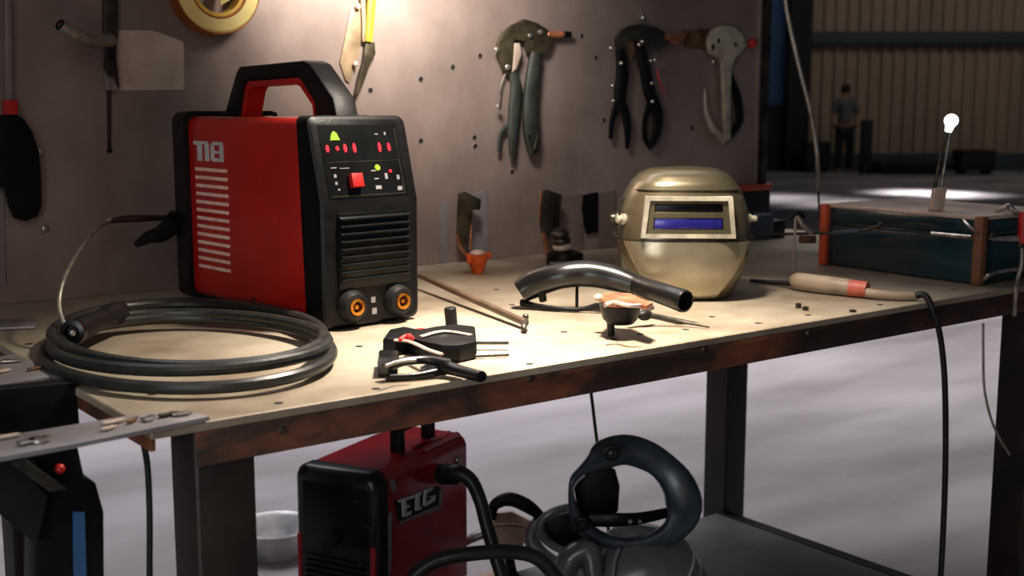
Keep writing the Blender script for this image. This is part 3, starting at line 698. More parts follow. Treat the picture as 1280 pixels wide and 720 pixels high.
# ground clamp pot
t = thing('ground_clamp', at_z(770, 420), 'black cup-shaped ground clamp with copper jaws and a thin spike', 'clamp')
c = at_z(775, 420); c.z = T
k0 = up(775, 420, 404).z; k1 = up(775, 420, 381).z
b = NB(); lathe(b, [(0, k0 - T), (.022, k0 - T), (.029, k0 - T + .008), (.035, k1 - T), (.03, k1 - T + .002), (0, k1 - T)], c, (0, 0, 1), 28); finish(b, 'cup', M['black'], t)
b = NB(); cyl(b, up(764, 420, 419), up(763, 420, 402), .006, .007, 12); finish(b, 'stem', M['black'], t)
b = NB()
zt = k1 + .002
prism(b, [at_z(750, 377, zt), at_z(757, 371, zt), at_z(788, 372, zt), at_z(816, 384, zt), at_z(808, 388, zt), at_z(790, 384, zt), at_z(770, 385, zt), at_z(756, 383, zt)], (0, 0, .008), bev=.002); finish(b, 'copper_jaw', M['copper'], t)
b = NB(); tube(b, [at_z(756, 382, zt + .009), at_z(768, 378, zt + .012), at_z(785, 382, zt + .011), at_z(800, 382, zt + .010)], .0035, seg=8); finish(b, 'braid', M['plate'], t)
b = NB(); ball(b, at_z(748, 373, zt + .004), .008); finish(b, 'ball_end', M['plate'], t)
b = NB(); tube(b, [up(785, 410, 397), up(800, 408, 390), up(816, 406, 384)], [.006, .007, .004], seg=10); finish(b, 'lever', M['steel'], t)
b = NB(); ball(b, up(806, 408, 394), .012, (1.3, .8, .8)); finish(b, 'hinge', M['blackrub'], t)
b = NB(); tube(b, [up(810, 408, 394), up(845, 408, 401), at_z(887, 409, T + .003)], [.0045, .0035, .0012], seg=10, k=3); finish(b, 'spike', M['dsteel'], t)

# ================================================================== WELDING HELMET
hc = at_z(851, 367)          # centre of its footprint
fr = (Vector((-hc.x, -hc.y, 0)).normalized() * .97 + Rt * .10).normalized()
rt_ = Vector((-fr.y, fr.x, 0))      # helmet's own left seen from the viewer's right
HM = frame_m((hc.x, hc.y, T), rt_ * .965, fr, (0, 0, .985))
VM = HM @ Matrix.Translation((0, 0, .0228)) @ Matrix.Diagonal((1, 1, .862, 1))
hel = thing('welding_helmet', (hc.x, hc.y, T), 'khaki metallic welding helmet with a blue filter window standing on the bench', 'helmet')
HZ = [0.0, .004, .02, .05, .09, .12, .15, .18, .208, .232, .249, .258, .262]
HA = [.090, .097, .109, .124, .134, .137, .136, .131, .121, .107, .090, .070, .020]     # half width
HF = [.088, .095, .104, .112, .114, .112, .111, .110, .106, .098, .082, .058, .014]    # front reach
HB = [.080, .085, .092, .102, .110, .114, .117, .116, .110, .100, .080, .056, .014]
def interp(Z, V, z):
    for i in range(len(Z) - 1):
        if z <= Z[i + 1]:
            g = (z - Z[i]) / (Z[i + 1] - Z[i]); return V[i] * (1 - g) + V[i + 1] * g
    return V[-1]
def HS(th, z, o=0):   # th = 0 straight ahead, positive to the viewer's right
    a = interp(HZ, HA, z); f = interp(HZ, HF, z); bk = interp(HZ, HB, z)
    e = .66
    s = math.sin(th); c = math.cos(th)
    x = (a + o) * (abs(s) ** e) * (1 if s >= 0 else -1)
    y = ((f if c >= 0 else bk) + o) * (abs(c) ** e) * (1 if c >= 0 else -1)
    return HM @ Vector((x, y, z + o * .2))
# smooth the height samples
zs = []
for i in range(len(HZ) - 1):
    for k in range(3): zs.append(HZ[i] + (HZ[i + 1] - HZ[i]) * k / 3)
zs.append(HZ[-1])
import bisect
b = NB(); loft(b, [[HS(2 * PI * i / 64, z) for i in range(64)] for z in zs])
sh = finish(b, 'shell', M['khaki'], hel, smooth=60)
def patch(bm, fth, z0, z1, o, nth=16, nz=10, th=.003):
    """raised sheet over the shell; fth(z) gives the two bounding angles"""
    g = []
    for j in range(nz + 1):
        z = z0 + (z1 - z0) * j / nz; a0, a1 = fth(z)
        g.append([(HS(a0 + (a1 - a0) * i / nth, z, o), HS(a0 + (a1 - a0) * i / nth, z, -.002)) for i in range(nth + 1)])
    V = [[(bm.verts.new(p), bm.verts.new(q)) for p, q in r] for r in g]
    for j in range(nz):
        for i in range(nth):
            bm.faces.new((V[j][i][0], V[j][i + 1][0], V[j + 1][i + 1][0], V[j + 1][i][0]))
    for j in range(nz):
        for i in (0, nth): bm.faces.new((V[j][i][0], V[j + 1][i][0], V[j + 1][i][1], V[j][i][1]))
    for i in range(nth):
        for j in (0, nz): bm.faces.new((V[j][i][0], V[j][i + 1][0], V[j][i + 1][1], V[j][i][1]))
# chin plate: wide at the top, narrowing to the base
b = NB(); patch(b, lambda z: (-.42 - .55 * max(0, (z - .01) / .11), .42 + .55 * max(0, (z - .01) / .11)), .006, .118, .009); finish(b, 'chin_plate', M['chin'], hel, smooth=50)
b = NB(); patch(b, lambda z: (-1.9, 1.9), .119, .1225, .0068, 40, 2); finish(b, 'seam', M['dsteel'], hel)
b = NB(); patch(b, lambda z: (-1.05, 1.05), .220, .227, .004, 24, 2); finish(b, 'brow_ridge', M['khaki'], hel)
# visor frame (flat) on the front
vz0, vz1 = .132, .208; hw = .082; yf = .108
def hb(x0, x1, y0, y1, z0, z1, bm, bev=.002): box(bm, ((x0 + x1) / 2, (y0 + y1) / 2, (z0 + z1) / 2), (x1 - x0, y1 - y0, z1 - z0), VM, bev)
b = NB()
def trap(bm, w0, w1, z0, z1, y0, y1, hole):
    outer = [(-w0, z0), (w0, z0), (w1, z1), (-w1, z1)]; 
    (hw0, hw1, hz0, hz1) = hole; inner = [(-hw0, hz0), (hw0, hz0), (hw1, hz1), (-hw1, hz1)]
    vo = [[bm.verts.new(VM @ Vector((x, y, z))) for x, z in outer] for y in (y0, y1)]
    vi = [[bm.verts.new(VM @ Vector((x, y, z))) for x, z in inner] for y in (y0, y1)]
    for i in range(4):
        j = (i + 1) % 4
        bm.faces.new((vo[1][i], vo[1][j], vi[1][j], vi[1][i])); bm.faces.new((vo[0][i], vo[0][j], vo[1][j], vo[1][i])); bm.faces.new((vi[0][i], vi[0][j], vi[1][j], vi[1][i])); bm.faces.new((vo[0][i], vo[0][j], vi[0][j], vi[0][i]))
trap(b, .094, .086, .122, .216, .080, .121, (.085, .077, .131, .207)); finish(b, 'visor_frame', M['silverframe'], hel, smooth=20)
b = NB(); trap(b, .087, .079, .129, .209, .085, .117, (.070, .067, .141, .200)); hb(-.070, .070, .085, .117, .168, .180, b, .001); finish(b, 'window_surround', M['khaki'], hel, smooth=20)
b = NB(); hb(-.066, .066, .088, .1135, .182, .1985, b, .001); finish(b, 'upper_slot', M['panel'], hel)
b = NB(); hb(-.067, .067, .088, .1155, .143, .1665, b, .0008); finish(b, 'filter_window', M['blue'], hel)
# pivot knobs
for th, z, r in ((-1.50, .158, .013), (-1.12, .160, .011), (1.5, .158, .009)):
    p = HS(th, z); nrm = (p - (HM @ Vector((0, 0, z)))).normalized(); nrm.z = 0
    if abs(th) > 1.3: nrm = rt_ * (1 if th > 0 else -1)
    b = NB(); lathe(b, [(r, -.002), (r, .004), (r * .7, .006), (r * .7, .014), (r * .45, .017), (0, .017)], p, nrm, 20); finish(b, 'pivot_knob', M['dsteel'] if th < -1.3 else M['silverframe'], hel)
b = NB(); patch(b, lambda z: (-1.72, -1.38), .165, .200, .003, 6, 4); finish(b, 'side_plate', M['dsteel'], hel)

# ================================================================== THINGS BEHIND AND RIGHT OF THE HELMET
def boxspan(bl, br, ytop, depth, z0=T):
    """box matrix from the seen bottom front corners; returns origin, right axis, back axis, width, height"""
    a = at_z(*bl, z0); c = at_z(*br, z0); ux_ = (c - a); w = ux_.length; ux_.normalize(); by = Vector((-ux_.y, ux_.x, 0))
    return a, ux_, by, w
t = thing('tool_case', at_z(925, 296), 'dark navy case with a flat orange lid behind the helmet', 'case')
a, u_, v_, w = boxspan((892, 300), (962, 292), 0, .12)
h = up(955, 293, 238).z - T
mt = frame_m(a, u_, v_, (0, 0, 1))
b = NB(); box(b, (w / 2, .07, h / 2), (w, .14, h), mt, .006); finish(b, 'body', M['navy'], t)
b = NB(); box(b, (w / 2, .07, h + .010), (w + .006, .146, .018), mt, .004); finish(b, 'lid', M['orangered'], t)
b = NB(); cyl(b, mt @ Vector((w * .25, -.002, h * .35)), mt @ Vector((w * .25, -.02, h * .35)), .02, .017, 22, bev=.002); finish(b, 'dial', M['blackrub'], t)
b = NB(); a, u_, v_, w = boxspan((938, 300), (984, 297), 0, .1); h = up(960, 299, 268).z - T; mt = frame_m(a, u_, v_, (0, 0, 1))
t = thing('storage_box', a + u_ * w / 2, 'small blue-grey plastic box right of the navy case', 'box')
box(b, (w * .33, .03, h / 2), (w * .62, .06, h), mt, .006); finish(b, 'body', M['bluegrey'], t)
b = NB(); box(b, (w * .82, .03, h * .36), (w * .32, .05, h * .72), mt, .004); finish(b, 'end_block', M['navy'], t)

# teal toolbox
tbx = thing('toolbox', at_z(1130, 345), 'teal toolbox with orange and brown corner posts at the bench right end', 'toolbox')
A = at_z(1030, 331); B2 = at_z(1222, 357)
ax = (B2 - A); Lb = ax.length; ax.normalize(); bk = Vector((-ax.y, ax.x, 0))    # away from the camera
dep = .30; hb_ = .142
mt = frame_m(A, ax, bk, (0, 0, 1))
b = NB(); box(b, (Lb / 2, dep / 2, hb_ * .36), (Lb, dep, hb_ * .70), mt, .006); finish(b, 'body', M['teal'], tbx)
b = NB(); box(b, (Lb / 2, dep / 2, hb_ * .855), (Lb - .004, dep - .004, hb_ * .26), mt, .006); finish(b, 'lid', M['teal'], tbx)
b = NB(); box(b, (Lb / 2, dep / 2, hb_ + .001), (Lb + .002, dep, .010), mt, .004); finish(b, 'lid_shine', M['plate'], tbx)  # pale colour here stands in for the white highlight on the lid
b = NB(); box(b, (Lb / 2, .012, hb_ * .715), (Lb - .03, .03, .006), mt, .002); finish(b, 'seam_strip', M['navy'], tbx)
for i, (x, y, m_) in enumerate(((0, 0, 'orangered'), (Lb, 0, 'brown'), (Lb, dep, 'orangered'), (0, dep, 'orangered'))):
    b = NB(); box(b, (x, y, hb_ / 2 + .003), (.022, .022, hb_ + .004), mt, .004); o = finish(b, 'corner_post', M[m_], tbx)
    if i == 1: o['label'] = 'brown corner post'
def latch(px, py, x0, x1, z):
    bb = NB(); tube(bb, [mt @ Vector((x0, -.016, z)), mt @ Vector((x1, -.016, z + .001))], .0055, seg=12, k=1)
    return bb
def tx(px): # distance along the toolbox front for an image column (front plane)
    d = ray(px, 340); n = bk; k = A.dot(n) / d.dot(n) if False else ((A - CAM).dot(n)) / d.dot(n); return (CAM + d * k - A).dot(ax)
b = latch(0, 0, tx(1168), tx(1218), hb_ * .72); finish(b, 'latch_bar', M['steel'], tbx)
b = NB(); tube(b, [mt @ Vector((tx(1232) - Lb + Lb, .02, hb_ * .70)), mt @ Vector((Lb + .02, .10, hb_ * .70)), mt @ Vector((Lb + .02, .2, hb_ * .70))], .005, seg=10); finish(b, 'side_bar', M['steel'], tbx)
b = NB(); tube(b, [mt @ Vector((Lb + .012, .0, .012)), mt @ Vector((Lb + .03, .02, .03)), mt @ Vector((Lb + .03, .22, .028)), mt @ Vector((Lb + .012, .24, .012))], .004, seg=10, k=3); finish(b, 'lift_handle', M['steel'], tbx)
b = NB()
sx = tx(1186)
tube(b, [mt @ Vector((sx, .03, hb_ + .006)), mt @ Vector((tx(1205), -.004, hb_ - .01)), mt @ Vector((tx(1225), -.014, hb_ - .03))], .004, seg=10); finish(b, 'stay', M['steel'], tbx)

# LED wand standing on the toolbox
c = mt @ Vector((tx(1165), .05, hb_ + .006))
tipd = at_x(1188, 150, c.x); 
t = thing('work_light', c, 'slim steel gooseneck work light with glowing white tip standing on the toolbox', 'work light')
def abovec(px, py):   # a point in the upright plane through c that faces the camera
    d = ray(px, py); f2 = Vector((math.sin(YAW), math.cos(YAW), 0)); k = (c - CAM).dot(f2) / d.dot(f2); return CAM + d * k
p0 = abovec(1168, 262); p0.z = c.z; p1 = abovec(1176, 215); p2 = abovec(1185, 165); p3 = abovec(1189, 152)
b = NB(); side_ = Rt * .008
tube(b, [p0 - side_, p1 - side_ * .9, p2 - side_ * .6], [.0042, .0038, .003], seg=10, k=4); finish(b, 'stem', M['dsteel'], t)
b = NB(); tube(b, [p0 + side_, p1 + side_ * .7, p2 + side_ * .6], [.0042, .0038, .003], seg=10, k=4); finish(b, 'stem', M['steel'], t)
b = NB(); q = p0.lerp(p1, .6); box(b, (0, 0, (q.z - p0.z) / 2 + .001), (.030, .018, (q.z - p0.z)), frame_m(p0 + Rt * .003, Rt, Rt.cross(Vector((0, 0, 1))) * -1, (Vector((0, 0, 1)) + Rt * .12).normalized()), .004); finish(b, 'base', M['plate'], t)
b = NB(); ball(b, p3 + Vector((0, 0, .002)), .0165, (1, .9, .9)); cyl(b, p2, p3, .007, .012, 16); finish(b, 'lamp_tip', M['glow'], t)
# scraps on the lid
b = NB(); g0 = mt @ Vector((tx(1205), .10, hb_ + .008)); tube(b, [g0, g0 + ax * .03 + Vector((0, 0, .012)), g0 + ax * .05 + Vector((0, 0, .002)), g0 + ax * .07 + bk * -.02 + Vector((0, 0, .003))], [.004, .008, .006, .003], seg=8)
one(b, 'crumpled_foil', M['steel'], g0, 'crumpled bright foil strip on the toolbox lid', 'foil')

# long spindle rod from the helmet to the toolbox
t = thing('bar_clamp', at_z(1000, 330), 'long thin steel bar clamp reaching from the helmet to the toolbox', 'clamp')
r0 = up(925, 330, 294); r1 = up(1040, 336, 291); r2 = up(1072, 341, 289)
b = NB(); tube(b, [r0, r0.lerp(r1, .5), r1], .0035, seg=10, k=3); finish(b, 'bar', M['dsteel'], t)
b = NB(); tube(b, [r1, r2], [.0055, .0055], seg=12, k=1); finish(b, 'handle', M['bluegrey'], t)
b = NB(); tube(b, [r2, up(1085, 343, 286), up(1096, 344, 282)], [.003, .003, .004], seg=8); ball(b, up(1098, 344, 281), .006); finish(b, 'hook', M['dsteel'], t)
b = NB(); cyl(b, at_z(992, 338), up(992, 338, 266), .0032, seg=10); finish(b, 'post', M['plate'], t)
b = NB(); tube(b, [up(994, 338, 268), up(1000, 338, 280), up(1012, 337, 291)], [.003, .005, .006], seg=10); finish(b, 'finger', M['plate'], t)
b = NB(); box(b, (0, 0, 0), (.04, .012, .018), frame_m(up(1008, 337, 299), Rt, Rt.cross(Vector((0, 0, 1))) * -1, (0, 0, 1)), .003); finish(b, 'slider', M['rust'], t)
b = NB(); tube(b, [up(986, 338, 276), up(993, 338, 266), up(1004, 338, 272)], [.003, .007, .004], seg=10); finish(b, 'top_hook', M['blackrub'], t)

# right-hand red-gripped bar with dangling wire at the frame edge
t = thing('edge_clamp', at_z(1278, 372), 'red-gripped clamp with a dangling pale wire at the bench right corner', 'clamp')
ec = at_z(1276, 357)
b = NB(); tube(b, [up(1274, 357, 265), up(1275, 357, 304)], [.010, .010], seg=14, k=1); finish(b, 'grip', M['redhandle'], t)
b = NB(); tube(b, [up(1232, 357, 297), up(1255, 357, 299), up(1290, 357, 298)], .005, seg=10, k=3); finish(b, 'bar', M['steel'], t)
b = NB(); ball(b, up(1272, 357, 306), .009); ball(b, up(1236, 357, 293), .008); finish_each(b, 'swivel', M['dsteel'], t)
b = NB(); tube(b, [up(1274, 357, 306), up(1275, 358, 330), up(1271, 359, 350), at_y(1270, 366, Y0 - .01), at_y(1268, 395, Y0 - .012)], .0042, seg=10); finish(b, 'wire', M['greycable'], t)
b = NB(); cyl(b, at_z(1284, 357), up(1284, 357, 300), .006, .005); finish(b, 'post', M['dsteel'], t)

# ================================================================== RIGHT TORCH WITH CABLE OVER THE EDGE
t = thing('torch_handle', at_z(1040, 372), 'tan torch handle with salmon end whose cable drops over the bench edge', 'torch')
def rise(p, z): return Vector((p.x, p.y, z))
b = NB(); tube(b, [rise(at_z(938, 354), T + .006), rise(at_z(965, 357), T + .007), rise(at_z(998, 363), T + .013)], [.004, .005, .007], seg=12); finish(b, 'neck', M['blackrub'], t)
b = NB(); tube(b, [rise(at_z(992, 362), T + .017), rise(at_z(998, 363), T + .019), rise(at_z(1035, 368), T + .019), rise(at_z(1066, 371), T + .018)], [.010, .0185, .0185, .0165], seg=20, k=4); finish(b, 'grip', M['tan'], t)
b = NB(); tube(b, [rise(at_z(1062, 371), T + .018), rise(at_z(1084, 373), T + .0175)], [.0172, .0158], seg=20, k=1); finish(b, 'collar', M['salmon'], t)
b = NB(); tube(b, [rise(at_z(1082, 374), T + .013), rise(at_z(1115, 376), T + .010), rise(at_z(1145, 376), T + .009)], [.0095, .009, .008], seg=14); finish(b, 'sleeve', M['tan'], t)
b = NB(); e0 = at_z(1160, 379)
pts = [rise(at_z(1142, 376), T + .009), rise(at_z(1156, 377), T + .012), at_y(1167, 390, Y0 - .012), at_y(1176, 425, Y0 - .02), at_y(1181, 480, Y0 - .022), at_y(1182, 560, Y0 - .022), at_y(1180, 640, Y0 - .02), at_y(1175, 730, Y0 - .02), at_y(1166, 800, Y0 - .02)]
tube(b, pts, [.0075, .0068, .0062, .006, .006, .006, .006, .006, .006], seg=12); finish(b, 'cable', M['blackrub'], t)

# nuts and chips
def nut(px, py, r, hh, label):
    bb = NB(); g = at_z(px, py); lathe(bb, [(r * .5, 0), (r, 0), (r, hh), (r * .5, hh), (r * .5, 0)], g, (0, 0, 1), 6)
    return one(bb, 'hex_nut', M['dsteel'], g, label, 'nut', 'loose nuts below the tan torch handle', smooth=20)
nut(998, 385, .006, .009, 'small dark nut in front of the tan torch handle, left one')
nut(1007, 388, .006, .007, 'small dark nut in front of the tan torch handle, right one')
nut(1066, 390, .007, .004, 'flat washer-like nut near the bench edge below the torch collar')

# ================================================================== HANGING WIRES
b = NB(); tube(b, [at_y(1229, 404, Y0 + .05), at_y(1229, 440, Y0 + .05), at_y(1231, 490, Y0 + .05), at_y(1243, 535, Y0 + .04), at_y(1262, 568, Y0 + .03)], .0028, seg=8)
one(b, 'hanging_wire', M['greycable'], at_y(1262, 568, Y0 + .03), 'thin pale wire hanging below the bench by the right front leg', 'wire')
b = NB(); p = at_y(174, 545, 1.45); tube(b, [at_y(176, 540, 1.45), at_y(184, 580, 1.45), at_y(187, 640, 1.45), at_y(187, 700, 1.45), at_y(187, 780, 1.45)], .0042, seg=8)
one(b, 'hanging_cable', M['blackrub'], at_y(187, 780, 1.45), 'thin black cable hanging left of the front left bench leg', 'cable')
b = NB(); tube(b, [at_y(736, 470, 2.2), at_y(740, 500, 2.2), at_y(746, 550, 2.2), at_y(756, 620, 2.2), at_y(764, 700, 2.15)], .0042, seg=8)
one(b, 'hanging_cable', M['blackrub'], at_y(746, 640, 2.2), 'thin black cable dropping behind the padded headband ring', 'cable')
# pale pole leaning / hanging in the hall right of the board
def vpt(px, py, dist):
    d = ray(px, py); f2 = Vector((math.sin(YAW), math.cos(YAW), 0)); return CAM + d * (dist / d.dot(f2))
b = NB(); tube(b, [vpt(975, -60, 3.3), vpt(983, 10, 3.3), vpt(998, 80, 3.3), vpt(1013, 140, 3.3), vpt(1021, 190, 3.3), vpt(1023, 240, 3.25)], .0062, seg=10)
t = thing('hanging_hose', vpt(1023, 240, 3.25), 'slim grey hose hanging down in the hall just right of the tool board', 'hose')
finish(b, 'hose', M['greycable'], t)
b = NB(); tube(b, [vpt(1023, 238, 3.25), vpt(1024, 262, 3.2), vpt(1026, 300, 3.1)], .003, seg=8); finish(b, 'hose_end', M['dsteel'], t)

# ================================================================== STEEL STAND AT LEFT
st = thing('steel_stand', (.33, 1.55, 0), 'black steel stand whose flat bars lap onto the bench left end', 'stand')
z1 = T + .001
b = NB(); e1 = [at_z(262, 520, z1 + .006), at_z(238, 513, z1 + .006), at_z(160, 519, z1 + .006), at_z(-40, 552, z1 + .006), at_z(-40, 578, z1 + .006), at_z(100, 553, z1 + .006)]
prism(b, e1, (0, 0, -.006), bev=.0012); finish(b, 'front_bar', M['greyplate'], st)
b = NB(); prism(b, [at_z(88, 466, z1 + .006), at_z(60, 458, z1 + .006), at_z(20, 442, z1 + .006), at_z(-40, 452, z1 + .006), at_z(-40, 487, z1 + .006)], (0, 0, -.006), bev=.0012); finish(b, 'rear_plate', M['greyplate'], st)
zu = z1 - .001
def under(px, py, z): return at_z(px, py, z)
b = NB(); box(b, (.40, 1.47, .70), (.03, .5, .28), bev=.003)
# web under the rear plate and the bar
c0 = at_z(88, 470, z1); 
b.free()
b = NB(); prism(b, [Vector((.20, 1.70, z1 - .001)), Vector((.497, 1.695, z1 - .001)), Vector((.497, 1.695, .72)), Vector((.20, 1.70, .72))], (0, .008, 0)); finish(b, 'rear_web', M['black'], st)
b = NB(); prism(b, [at_z(-40, 579, z1 - .001) + Vector((0, .004, 0)), at_z(100, 556, z1 - .001), at_z(165, 545, z1 - .001), at_z(160, 545, z1 - .022), at_z(-40, 590, z1 - .022)], (0, .004, 0)); finish(b, 'front_web', M['black'], st)
# post
def quadpost(bm, pxs, Y, ya, yb, dy):
    P_ = [at_y(px, py, Y) for px, py in pxs]; prism(bm, P_, (0, dy, 0), bev=.002)
b = NB(); quadpost(b, [(45, 560), (96, 552), (106, 598), (120, 604), (130, 640), (131, 800), (44, 800), (45, 680)], 1.46, 0, 0, .05); finish(b, 'post', M['black'], st)
b = NB(); prism(b, [at_y(92, 640, 1.455), at_y(106, 640, 1.455), at_y(110, 800, 1.455), at_y(94, 800, 1.455)], (0, .004, 0)); finish(b, 'blue_strip', M['bluewall'], st)
b = NB(); prism(b, [at_y(-40, 575, 1.44), at_y(10, 574, 1.44), at_y(60, 620, 1.44), at_y(46, 682, 1.44), at_y(-40, 610, 1.44)], (0, .012, 0), bev=.001); finish(b, 'gusset', M['blackrub'], st)
b = NB(); prism(b, [at_y(6, 574, 1.435), at_y(30, 573, 1.435), at_y(84, 611, 1.435), at_y(62, 615, 1.435)], (0, .006, 0), bev=.001); finish(b, 'brace', M['dsteel'], st)
b = NB(); prism(b, [at_y(-60, 492, 1.64), at_y(96, 478, 1.64), at_y(101, 548, 1.64), at_y(-60, 585, 1.64)], (0, .03, 0), bev=.002); finish(b, 'inner_post', M['black'], st)
b = NB(); ball(b, at_y(75, 586, 1.452), .006); finish(b, 'bolt', M['redhandle'], st)
# long black floor leg to carry it
b = NB(); pp = at_y(88, 700, 1.485); box(b, (pp.x, 1.485, .32), (.07, .05, .64), bev=.003); finish(b, 'leg', M['black'], st)
# washers and scraps lying on the two bars
def scrap(px, py, L, Wd, ang, m, label):
    bb = NB(); g = at_z(px, py, z1 + .0075); mm = rotz(g, ang)
    pts2 = [(-L, -Wd), (-L * .3, -Wd * 1.3), (L * .5, -Wd * .8), (L, -Wd * .2), (L * .7, Wd), (-L * .1, Wd * .7), (-L * .8, Wd * 1.1)]
    prism(bb, [mm @ Vector((x, y, 0)) for x, y in pts2], (0, 0, .003), bev=.0008)
    return one(bb, 'metal_scrap', M[m], g, label, 'scrap', 'metal offcuts on the stand bars')
scrap(210, 519, .014, .004, .2, 'dsteel', 'dark twisted offcut at the right tip of the front bar')
scrap(228, 518, .012, .005, -.3, 'steel', 'shiny offcut at the extreme right end of the front bar')
scrap(186, 524, .011, .006, .5, 'steel', 'bright offcut on the front bar beside the dark twisted one')
scrap(142, 528, .015, .005, .1, 'plate', 'pale offcut where the front bar meets the bench corner')
scrap(166, 526, .012, .003, .7, 'rust', 'rusty sliver halfway along the front bar')
scrap(136, 536, .010, .004, .1, 'plate', 'small pale offcut near the front bar edge')
scrap(35, 553, .014, .006, .3, 'steel', 'shiny offcut at the left part of the front bar')
scrap(12, 546, .012, .004, .0, 'plate', 'pale offcut at the left frame edge on the front bar')
scrap(15, 452, .016, .006, -.5, 'steel', 'shiny offcut on the rear plate at the frame edge')
scrap(45, 461, .014, .004, .3, 'rust', 'rusty curl near the tip of the rear plate')
scrap(6, 464, .010, .005, .3, 'plate', 'pale offcut on the rear plate below the shiny one')
def washer(px, py, label):
    bb = NB(); g = at_z(px, py, z1 + .007); lathe(bb, [(.006, .0005), (.012, .0005), (.012, .0035), (.006, .0035), (.006, .0005)], g, (0, 0, 1), 22)
    return one(bb, 'washer', M['steel'], g, label, 'washer')
washer(50, 551, 'round steel washer on the left part of the front bar')

# ================================================================== SECOND WELDER UNDER THE BENCH
SZ = SH + .006
H2 = .36
zt2 = SZ + H2
ca = at_z(474, 594, zt2)                  # nearest upper front corner
fa = (at_z(372, 577, zt2) - ca).normalized()   # along the front, to the left
sa = Vector((-fa.y, fa.x, 0))
if sa.dot(at_z(570, 548, zt2) - ca) < 0: sa = -sa
W2 = (at_z(370, 577, zt2) - ca).length; D2 = abs((at_z(570, 552, zt2) - ca).dot(sa))
D2 = .37; W2 = min(max(W2, .19), .24)
M2 = frame_m((ca.x, ca.y, SZ), fa, sa, (0, 0, 1))
def w2l(x, y, z): return M2 @ Vector((x, y, z))
w2 = thing('welding_machine', w2l(W2 / 2, D2 / 2, 0), 'dark red welding machine with sloped black front on the shelf under the bench', 'welding machine')
def prof2(i=0, zlo=.01):
    r = .03; x0, x1 = i, W2 - i; z1_ = H2 - i
    out = [(x0, zlo), (x1, zlo)]
    for cx, a0 in ((x1 - r, 0), (x0 + r, 90)):
        for k in range(6):
            a = math.radians(a0 + 18 * k); out.append((cx + r * math.cos(a), z1_ - r + r * math.sin(a)))
    return out
b = NB(); loft(b, [[w2l(x, y, z) for x, z in prof2(.002)] for y in (.03, D2)]); finish(b, 'case', M['dred'], w2)
b = NB(); loft(b, [[w2l(x, y + max(0, (z - .25)) * .0, z) for x, z in prof2(i_, .004 + i_)] for y, i_ in ((-.012, .012), (-.004, .003), (.004, 0), (.03, 0))]); finish(b, 'front_bezel', M['gloss'], w2)
b = NB()
for k in range(11):
    z = .03 + k * .013; prism(b, [w2l(.03, -.012, z), w2l(.03, -.017, z + .001), w2l(.03, -.017, z + .004), w2l(.03, -.012, z + .006)], w2l(W2 - .06, 0, 0) - w2l(0, 0, 0))
finish(b, 'vent_grille', M['black'], w2)
b = NB(); box(b, (W2 / 2, -.013, .26), (W2 - .05, .004, .13), M2, .001); finish(b, 'control_panel', M['panel'], w2)
b = NB(); box(b, (.012, -.006, .11), (.012, .016, .19), M2, .003); box(b, (W2 - .012, -.006, .11), (.012, .016, .19), M2, .003); finish_each(b, 'red_trim', M['dred'], w2)
b = NB(); box(b, (.045, -.016, .30), (.022, .002, .004), M2); box(b, (.03, -.016, .25), (.03, .002, .003), M2); box(b, (.15, -.016, .27), (.016, .002, .003), M2); box(b, (.04, -.016, .165), (.016, .002, .003), M2); finish_each(b, 'panel_mark', M['dsteel'], w2)
b = NB(); cyl(b, w2l(W2 * .5, -.012, .21), w2l(W2 * .5, -.03, .21), .018, .015, 20, bev=.002); finish(b, 'knob', M['blackrub'], w2)
# handle
b = NB()
for yy in (.17, .30): box(b, (W2 * .30, yy, H2 + .022), (.03, .022, .06), M2, .005)
box(b, (W2 * .30, .235, H2 + .052), (.03, .16, .02), M2, .008); finish(b, 'carry_handle', M['blackrub'], w2)
# raised ridges on the shoulder
b = NB()
for x in (.012, .034):
    prism(b, [w2l(x, .20, H2 - .004), w2l(x + .010, .20, H2 - .002), w2l(x + .010, D2 - .01, H2 - .002), w2l(x, D2 - .01, H2 - .006)], (0, 0, .006))
finish_each(b, 'top_ridge', M['dred'], w2)
# side badge with slanted lettering
def s2(y, z, off=0): return w2l(.002 - off, y, z)
def px2(px, py):     # a spot on the side plane seen at a pixel
    d = ray(px, py); n = fa; P0 = w2l(.002, 0, 0); k = ((P0 - CAM).dot(n)) / d.dot(n); return CAM + d * k
def sidep(bm, pts, th=.0015, off=0.0): prism(bm, [px2(x, y) - fa * off for x, y in pts], -fa * th)
b = NB(); sidep(b, [(493, 626), (546, 607), (551, 609), (550, 634), (498, 655)], .0015); bd = finish(b, 'badge', M['panel'], w2)
b = NB(); sidep(b, [(498, 655), (498, 652), (548, 631), (549, 613), (552, 612), (551, 635)], .0025); finish(b, 'badge_edge', M['greyplate'], w2)
b = NB()
def s3(pts): sidep(b, pts, .002, .0015)
s3([(496.5, 625), (517, 618), (516, 622), (497, 628)])
s3([(501, 626), (506, 624), (507, 645), (502, 646)])
s3([(506, 641), (513, 638), (512, 643), (504, 646)])
s3([(506, 632), (510, 631), (510, 634), (506, 635)])
s3([(519, 617), (526, 614), (525, 617.5), (523, 619), (523, 637), (518, 638)])
s3([(522, 634), (526, 633), (524, 637), (519, 638)])
s3([(529, 612), (540, 608), (538, 613), (532, 616), (531, 629), (528, 632)])
s3([(531, 628), (541, 622), (543, 625), (530, 633)])
s3([(535, 621), (543, 618), (543, 623), (540, 624)])
finish(b, 'lettering', M['white'], w2)
b = NB(); sidep(b, [(487, 600), (491, 598), (494, 606), (493, 616), (489, 612)], .003); sidep(b, [(484, 650), (488, 640), (488, 700), (485, 720)], .003); finish(b, 'side_seam', M['greyplate'], w2)
